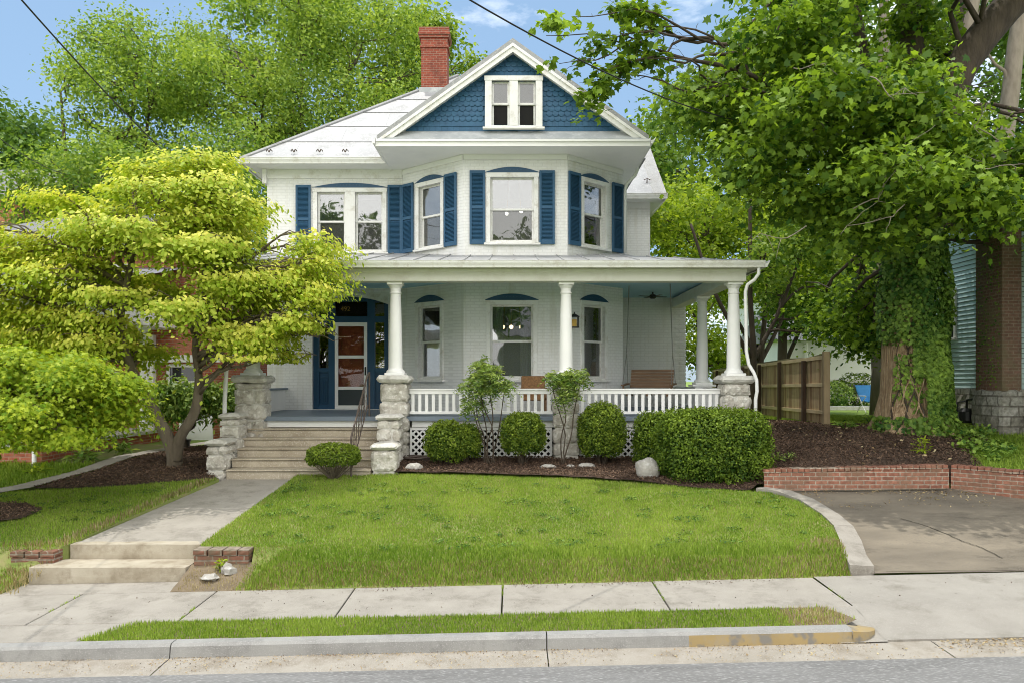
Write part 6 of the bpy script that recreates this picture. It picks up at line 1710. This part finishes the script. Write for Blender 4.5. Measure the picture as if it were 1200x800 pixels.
for zz, hh in ((.28, .09), (.95, .09), (1.62, .09)):
    n = 8
    for i in range(n):
        a = L * i / n; b = L * (i + 1) / n
        mb.hexa([FF.pt(a, .04, gz_(a) + zz), FF.pt(b, .04, gz_(b) + zz), FF.pt(b, 0, gz_(b) + zz), FF.pt(a, 0, gz_(a) + zz), FF.pt(a, .04, gz_(a) + zz + hh), FF.pt(b, .04, gz_(b) + zz + hh), FF.pt(b, 0, gz_(b) + zz + hh), FF.pt(a, 0, gz_(a) + zz + hh)])
mb.build('fence_rail', M['fencer'], t, bevel=.004)
mb = MB(); n = 10
for i in range(n):
    a = L * i / n; b = L * (i + 1) / n
    mb.hexa([FF.pt(a, .03, ft(a) - .10), FF.pt(b, .03, ft(b) - .10), FF.pt(b, .003, ft(b) - .10), FF.pt(a, .003, ft(a) - .10), FF.pt(a, .03, ft(a) + .01), FF.pt(b, .03, ft(b) + .01), FF.pt(b, .003, ft(b) + .01), FF.pt(a, .003, ft(a) + .01)])
mb.build('fence_cap', M['fencem'], t)
for i, u in enumerate((0, 1.55, 3.9, 6.3, 8.7, 11.1, 13.5)):
    mb = MB()
    if i == 0: mb.fbox(FF, -.08, .05, -.06, .10, gz_(0) - .1, 3.54)
    else: mb.fbox(FF, u - .055, u + .055, .041, .14, gz_(u) - .1, ft(u) - .06)
    mb.build('fence_post', M['fencen' if i == 0 else 'fencep'], t, bevel=.006)

# ------------------------------------------------------------------ neighbours
def nwin(root, F, u0, u1, z0, z1, mat='trim', rail=True):
    mb = MB(); c = .09
    mb.fbox(F, u0, u0 + c, 0.004, .05, z0, z1); mb.fbox(F, u1 - c, u1, 0.004, .05, z0, z1); mb.fbox(F, u0 + c, u1 - c, .004, .05, z1 - c, z1); mb.fbox(F, u0 - .03, u1 + .03, .004, .09, z0 - .06, z0)
    if rail: mb.fbox(F, u0 + c, u1 - c, .01, .04, (z0 + z1) / 2 - .03, (z0 + z1) / 2 + .03)
    w_ = mb.build('window', M[mat], root, bevel=.004)
    q = MB(); q.fbox(F, u0 + c, u1 - c, .006, .012, z0, z1 - c); q.build('pane', M['nglass'], w_)
m_, nt_, out_ = new_mat('dark_glass'); b_ = N(nt_, 'ShaderNodeBsdfPrincipled', Roughness=.03); b_.inputs['Base Color'].default_value = (.03, .035, .035, 1); nt_.links.new(b_.outputs[0], out_.inputs[0]); M['nglass'] = m_
# teal sided house on the right
t = thing('teal_house', 'pale teal sided house with brick chimney and rough stone foundation at the right', 'house', (12, 18.5, 1.8))
XW = 11.60; FN = Frame((XW, 24), (XW, 9)); FN.n = Vector((-1, 0, 0))
mb = MB(); z = 2.66; k = 0
while z < 7.2:
    mb.hexa([(XW - .022, 11.4, z), (XW, 11.4, z), (XW, 21.2, z), (XW - .022, 21.2, z), (XW - .004, 11.4, z + .115), (XW, 11.4, z + .115), (XW, 21.2, z + .115), (XW - .004, 21.2, z + .115)])
    mb.cur = 1; mb.box(XW - .024, XW - .002, 11.4, 21.2, z - .010, z - .001); mb.cur = 0; z += .115  # dark strip under each board paints the shade line of the lap
mb.box(XW + .001, XW + 7, 11.4, 21.2, 2.6, 7.2)
mb.build('wall', [M['siding'], M['sidedark']], t)
mb = MB(); mb.rough(XW - .06, XW + 6, 11.3, 21.25, 1.3, 2.645, .035, 7, .16, .1); mb.build('foundation', M['rubble'], t)
mb = MB(); mb.rough(11.08, XW - .03, 17.35, 18.55, 1.5, 2.62, .05, 9, .11, .15); mb.build('chimney_base', M['rubble'], t)
mb = MB(); mb.box(11.14, XW - .024, 17.45, 18.45, 2.60, 6.4); ch = mb.build('chimney', M['oldbrick'], t)
mb = MB(); mb.face([(XW - .2, 11.0, 7.15), (XW - .2, 21.6, 7.15), (XW + 3.5, 21.6, 9.8), (XW + 3.5, 11.0, 9.8)]); mb.face([(XW + 7.5, 11.0, 7.15), (XW + 7.5, 21.6, 7.15), (XW + 3.5, 21.6, 9.8), (XW + 3.5, 11.0, 9.8)][::-1]); mb.build('roof', M['slate'], t)
FN2 = Frame((XW - .02, 21.2), (XW - .02, 11.4)); FN2.n = Vector((-1, 0, 0))
nwin(t, FN2, .55, 1.22, 3.95, 5.25)
# vines on the old brick
n = 420; y_ = 17.5 + .9 * RNG.random(n); z_ = 2.7 + 4.5 * RNG.random(n)
leaf_object('vine', np.stack([np.full(n, 11.12), y_, z_], 1), np.array([-1.0, -.2, .3]) + RNG.normal(size=(n, 3)) * .3, RNG.normal(size=(n, 3)), .05, .045, OVAL, RNG.random(n) * .6, M['lf_ivy'], t)
t = thing('utility_meter', 'black metal utility meter with bent pipe against the stone foundation', 'meter', (11.2, 18.9, 1.75))
mb = MB(); mb.lathe(11.22, 18.95, [(.16, 1.80), (.19, 1.86), (.19, 2.08), (.12, 2.16)], 14); mb.tube([(11.22, 18.95, 2.1), (11.22, 18.95, 2.36), (11.32, 18.7, 2.40), (11.5, 18.7, 2.40)], .03, 7); mb.tube([(11.08, 19.1, 1.7), (11.08, 19.1, 2.3), (11.22, 19.0, 2.33)], .025, 7); mb.build('meter_body', M['black'], t)

# red brick house on the left
t = thing('brick_house', 'red brick house with white porch trim behind the dogwood at the left', 'house', (-12, 20, .9))
F1 = Frame((-17, 21.6), (-8.35, 21.6))
mb = MB(); mb.box(-17, -8.35, 21.6, 31, .6, 6.5); mb.build('wall', M['redbrick'], t)
mb = MB(); mb.box(-17, -9.72, 15.85, 21.59, .5, 1.42); mb.box(-10.12, -9.68, 15.8, 16.2, .5, 1.56); mb.build('porch_base', M['redbrick'], t)
mb = MB(); mb.box(-17, -9.62, 15.75, 21.58, 1.425, 1.52); mb.build('porch_ledge', M['cap'], t, bevel=.01)
mb = MB(); mb.box(-17, -9.4, 15.5, 21.59, 4.25, 4.6); mb.build('porch_beam', M['trim'], t)
mb = MB(); mb.face([(-17, 15.2, 4.6), (-9.1, 15.2, 4.6), (-9.1, 21.6, 6.0), (-17, 21.6, 6.0)]); mb.build('porch_roof', M['slate'], t)
for (x, y) in ((-9.85, 16.0), (-9.85, 20.6), (-13, 16.0)):
    mb = MB(); mb.lathe(x, y, [(.17, 1.52), (.17, 1.6), (.14, 1.62), (.11, 4.1), (.16, 4.15), (.16, 4.26)], 18); mb.build('porch_column', M['rail'], t, smooth=True)
mb = MB(); mb.box(-10.28, -10.0, 21.40, 21.59, 1.53, 4.1); mb.box(-10.2, -8.2, 21.45, 21.595, 3.35, 3.55); mb.build('white_trim', M['rail'], t)
mb = MB(); mb.box(-9.35, -8.4, 21.55, 21.598, 1.0, 2.05); mb.build('cellar_door', M['rail'], t)
nwin(t, F1, 4.9, 6.0, 1.9, 3.1); nwin(t, F1, 7.3, 8.2, 2.3, 3.3); nwin(t, F1, 2.5, 3.6, 1.9, 3.1); nwin(t, F1, 5.2, 6.4, 4.6, 6.1)
mb = MB(); mb.face([(-17.5, 21.0, 6.4), (-7.9, 21.0, 6.4), (-10.5, 26, 8.4), (-15, 26, 8.4)]); mb.face([(-7.9, 21, 6.4), (-7.9, 31.5, 6.4), (-10.5, 26, 8.4)]); mb.build('roof', M['slate'], t)
mb = MB(); mb.tube([(-9.78, 15.72, 4.3), (-9.78, 15.72, 1.1), (-9.7, 15.6, .92)], .045, 8); mb.build('downspout', M['rail'], t, smooth=True)
# grey garden wall stub between the houses and a white shed
t = thing('white_garage', 'white painted garage wall seen low between the two houses', 'garage', (-8.6, 27, 1.1))
mb = MB(); mb.box(-8.3, -6.9, 26, 30, .9, 2.35); mb.build('wall', M['sidingw'], t)
mb = MB(); mb.prism([(-8.5, 25.8, 2.36), (-6.8, 25.8, 2.36), (-7.6, 25.8, 2.9)], (0, 4.5, 0)); mb.build('roof', M['slate'], t)
t = thing('planter', 'black round planter pot behind the fork of the dogwood', 'planter', (-8.15, 18.7, .95))
mb = MB(); mb.lathe(-8.15, 18.8, [(.14, .95), (.2, 1.0), (.26, 1.35), (.28, 1.37), (.28, 1.40), (.24, 1.40)], 18); mb.build('pot', M['black'], t, smooth=True)

# white houses far back on the right
t = thing('white_house', 'white sided low house across the back yard behind the ivy trunk', 'house', (19, 46, 1.5))
mb = MB(); z = 3.05
mb.box(16.2, 24, 46, 54, 2.9, 5.2); mb.build('wall', M['sidingw'], t)
mb = MB(); mb.box(16.1, 24.1, 45.95, 54, 1.2, 2.9); mb.build('foundation', M['cap'], t)
mb = MB(); mb.prism([(15.8, 45.6, 5.2), (15.8, 54.4, 5.2), (15.8, 50, 7.0)], (8.6, 0, 0)); mb.build('roof', M['slate'], t)
q = MB(); q.box(20.2, 21.4, 45.90, 45.94, 2.0, 2.7); q.build('cellar_window', M['nglass'], t)
q = MB(); q.tube([(17.6, 45.85, 5.1), (17.6, 45.85, 1.4)], .06, 7); q.build('downspout', M['rail'], t)
t = thing('tall_white_house', 'tall white house glimpsed through leaves above the fence', 'house', (14.5, 50, 1.4))
mb = MB(); mb.box(16.2, 20.0, 50, 58, 1.2, 8.2); mb.build('wall', M['sidingw'], t)
mb = MB(); mb.prism([(15.8, 49.6, 8.2), (20.4, 49.6, 8.2), (18.1, 49.6, 10.5)], (0, 9, 0)); mb.build('roof', M['slate'], t)
for x in (16.7, 17.6):
    q = MB(); q.box(x, x + .35, 49.93, 49.99, 4.6, 6.6); q.build('window', M['nglass'], t)
t = thing('grey_roof_house', 'grey roofed house just visible at the far left edge above the leaves', 'house', (-24, 36, 1))
mb = MB(); mb.box(-34, -21.8, 34, 44, .5, 10.8); mb.build('wall', M['redbrick'], t)
mb = MB(); mb.prism([(-34.5, 33.5, 10.8), (-34.5, 44.5, 10.8), (-34.5, 39, 13.5)], (13.2, 0, 0)); mb.build('roof', M['slate'], t)
# folding chair on the back lawn
t = thing('lawn_chair', 'blue folding lawn chair standing on grass left of the ivy trunk', 'chair', (13.8, 29.5, 1.6))
cx, cy, cz = 13.75, 29.5, h_nat(13.7, 29.5)
mb = MB(); mb.hexa([(cx - .33, cy + .1, cz + .45), (cx + .33, cy + .1, cz + .45), (cx + .33, cy + .13, cz + .45), (cx - .33, cy + .13, cz + .45), (cx - .42, cy + .35, cz + 1.05), (cx + .30, cy + .35, cz + 1.05), (cx + .30, cy + .38, cz + 1.05), (cx - .42, cy + .38, cz + 1.05)]); mb.build('backrest', M['bluecloth'], t)
mb = MB(); mb.box(cx - .33, cx + .33, cy - .4, cy + .1, cz + .41, cz + .45); mb.build('seat', M['bluecloth'], t)
for sx in (-.34, .34):
    mb = MB(); mb.tube([(cx + sx, cy - .42, cz), (cx + sx, cy + .2, cz + .62)], .015, 6); mb.tube([(cx + sx, cy + .35, cz), (cx + sx, cy - .4, cz + .62)], .015, 6); mb.tube([(cx + sx, cy - .4, cz + .64), (cx + sx, cy + .2, cz + .64)], .018, 6); mb.build('leg', M['rail'], t)
mb = MB(); mb.box(10.2, 19, 33.0, 33.7, 1.2, 1.72); tag(mb.build('garden_wall', M['cap'], origin=(14, 33.3, 1.2)), 'low pale garden edging wall crossing the back yard', 'wall')
for i, (x, lab) in enumerate([(13.2, 'small round shrub behind the low back yard wall, left one'), (15.3, 'small light shrub behind the blue chair in the back yard'), (17.6, 'leafy shrub in front of the far white house right of the chair')]):
    y = 34.6 + i * 2.2; s = .55 + .25 * i
    shrub('back_shrub', lab, [((x, y, 1.55 + s * .8), (s * 1.2, s, s * .8))], 1400, .14, 'lf_rho' if i == 1 else 'lf_hedge', 2.1, lump=.2, core=False)

# overhead cables
def cable(label, pts, r=.014):
    mb = MB(); mb.tube(pts, r, 6); tag(mb.build('overhead_cable', M['wire'], smooth=True, origin=pts[0]), label, 'cable')
def sagline(a, b, s, n=24): 
    a = Vector(a); b = Vector(b); return [tuple(a.lerp(b, k / n) - Vector((0, 0, s * 4 * (k / n) * (1 - k / n)))) for k in range(n + 1)]
cable('long black utility cable crossing the sky right of the gable', sagline(px(500, -30, 9), px(935, 150, 19), .45), .011)
cable('black utility cable slanting down across the left tree tops', sagline(px(-10, -40, 9), px(262, 235, 24), .25), .012)
cable('thin low cable at the far left edge', sagline(px(-40, 130, 14), px(80, 205, 24), .2), .009)

# ------------------------------------------------------------------ across the street (seen only in the window glass)
for i, (x, zc, rr) in enumerate(((-14, 8.6, 5.6), (-3.5, 7.2, 4.4), (5.5, 9.4, 5.2), (15, 8.0, 5.5))):
    bgtree('street_tree', ['round tree across the street on the left', 'smaller tree across the street opposite the front steps', 'tallest tree across the street opposite the bay', 'tree across the street on the right'][i], (x, -16.0 - i), 12,
           (x, -16 - i, zc + 2.2, rr, 3.5, rr * .95, 30), 0, 40 + i, 'lf_bgd', 'barkd', 650, 10, .5, .42, (.9, 1.6), split=False)
t = thing('opposite_house', 'white house with grey roof across the street', 'house', (4, -26, 0))
mb = MB(); mb.box(-1, 9, -30, -24, 0, 6.5); mb.build('wall', M['sidingw'], t)
mb = MB(); mb.prism([(-1.5, -31, 6.5), (-1.5, -23, 6.5), (-1.5, -27, 9.5)], (11, 0, 0)); mb.build('roof', M['slate'], t)

# repeats of one kind share a group
from collections import defaultdict
PLURAL = {'dry_grass': 'patches of dry grass', 'grass': 'stretches of grass', 'leafy_tree': 'leafy trees behind the houses', 'airy_tree': 'airy light green trees behind the roof', 'lime_tree': 'bright green trees behind the porch',
          'bare_trunk_tree': 'bare trunks at the top right', 'boxwood': 'boxwood shrubs before the lattice', 'clipped_hedge': 'clipped hedges at the porch corner', 'nandina': 'nandinas before the porch', 'garden_stone': 'pale stones in the mulch',
          'hosta': 'plants along the brick porch base', 'weed_clump': 'weeds and low plants in the beds', 'overhead_cable': 'overhead cables', 'brick_cheek': 'brick cheek walls of the garden steps', 'concrete_chunk': 'loose concrete pieces',
          'back_shrub': 'shrubs in the back yard', 'street_tree': 'trees across the street'}
by = defaultdict(list)
for o in scene.objects:
    if o.parent is None and 'category' in o and o.get('kind') is None: by[o.name.split('.')[0]].append(o)
for k, v in by.items():
    if len(v) > 1:
        for o in v: o['group'] = PLURAL.get(k, k.replace('_', ' ') + 's')
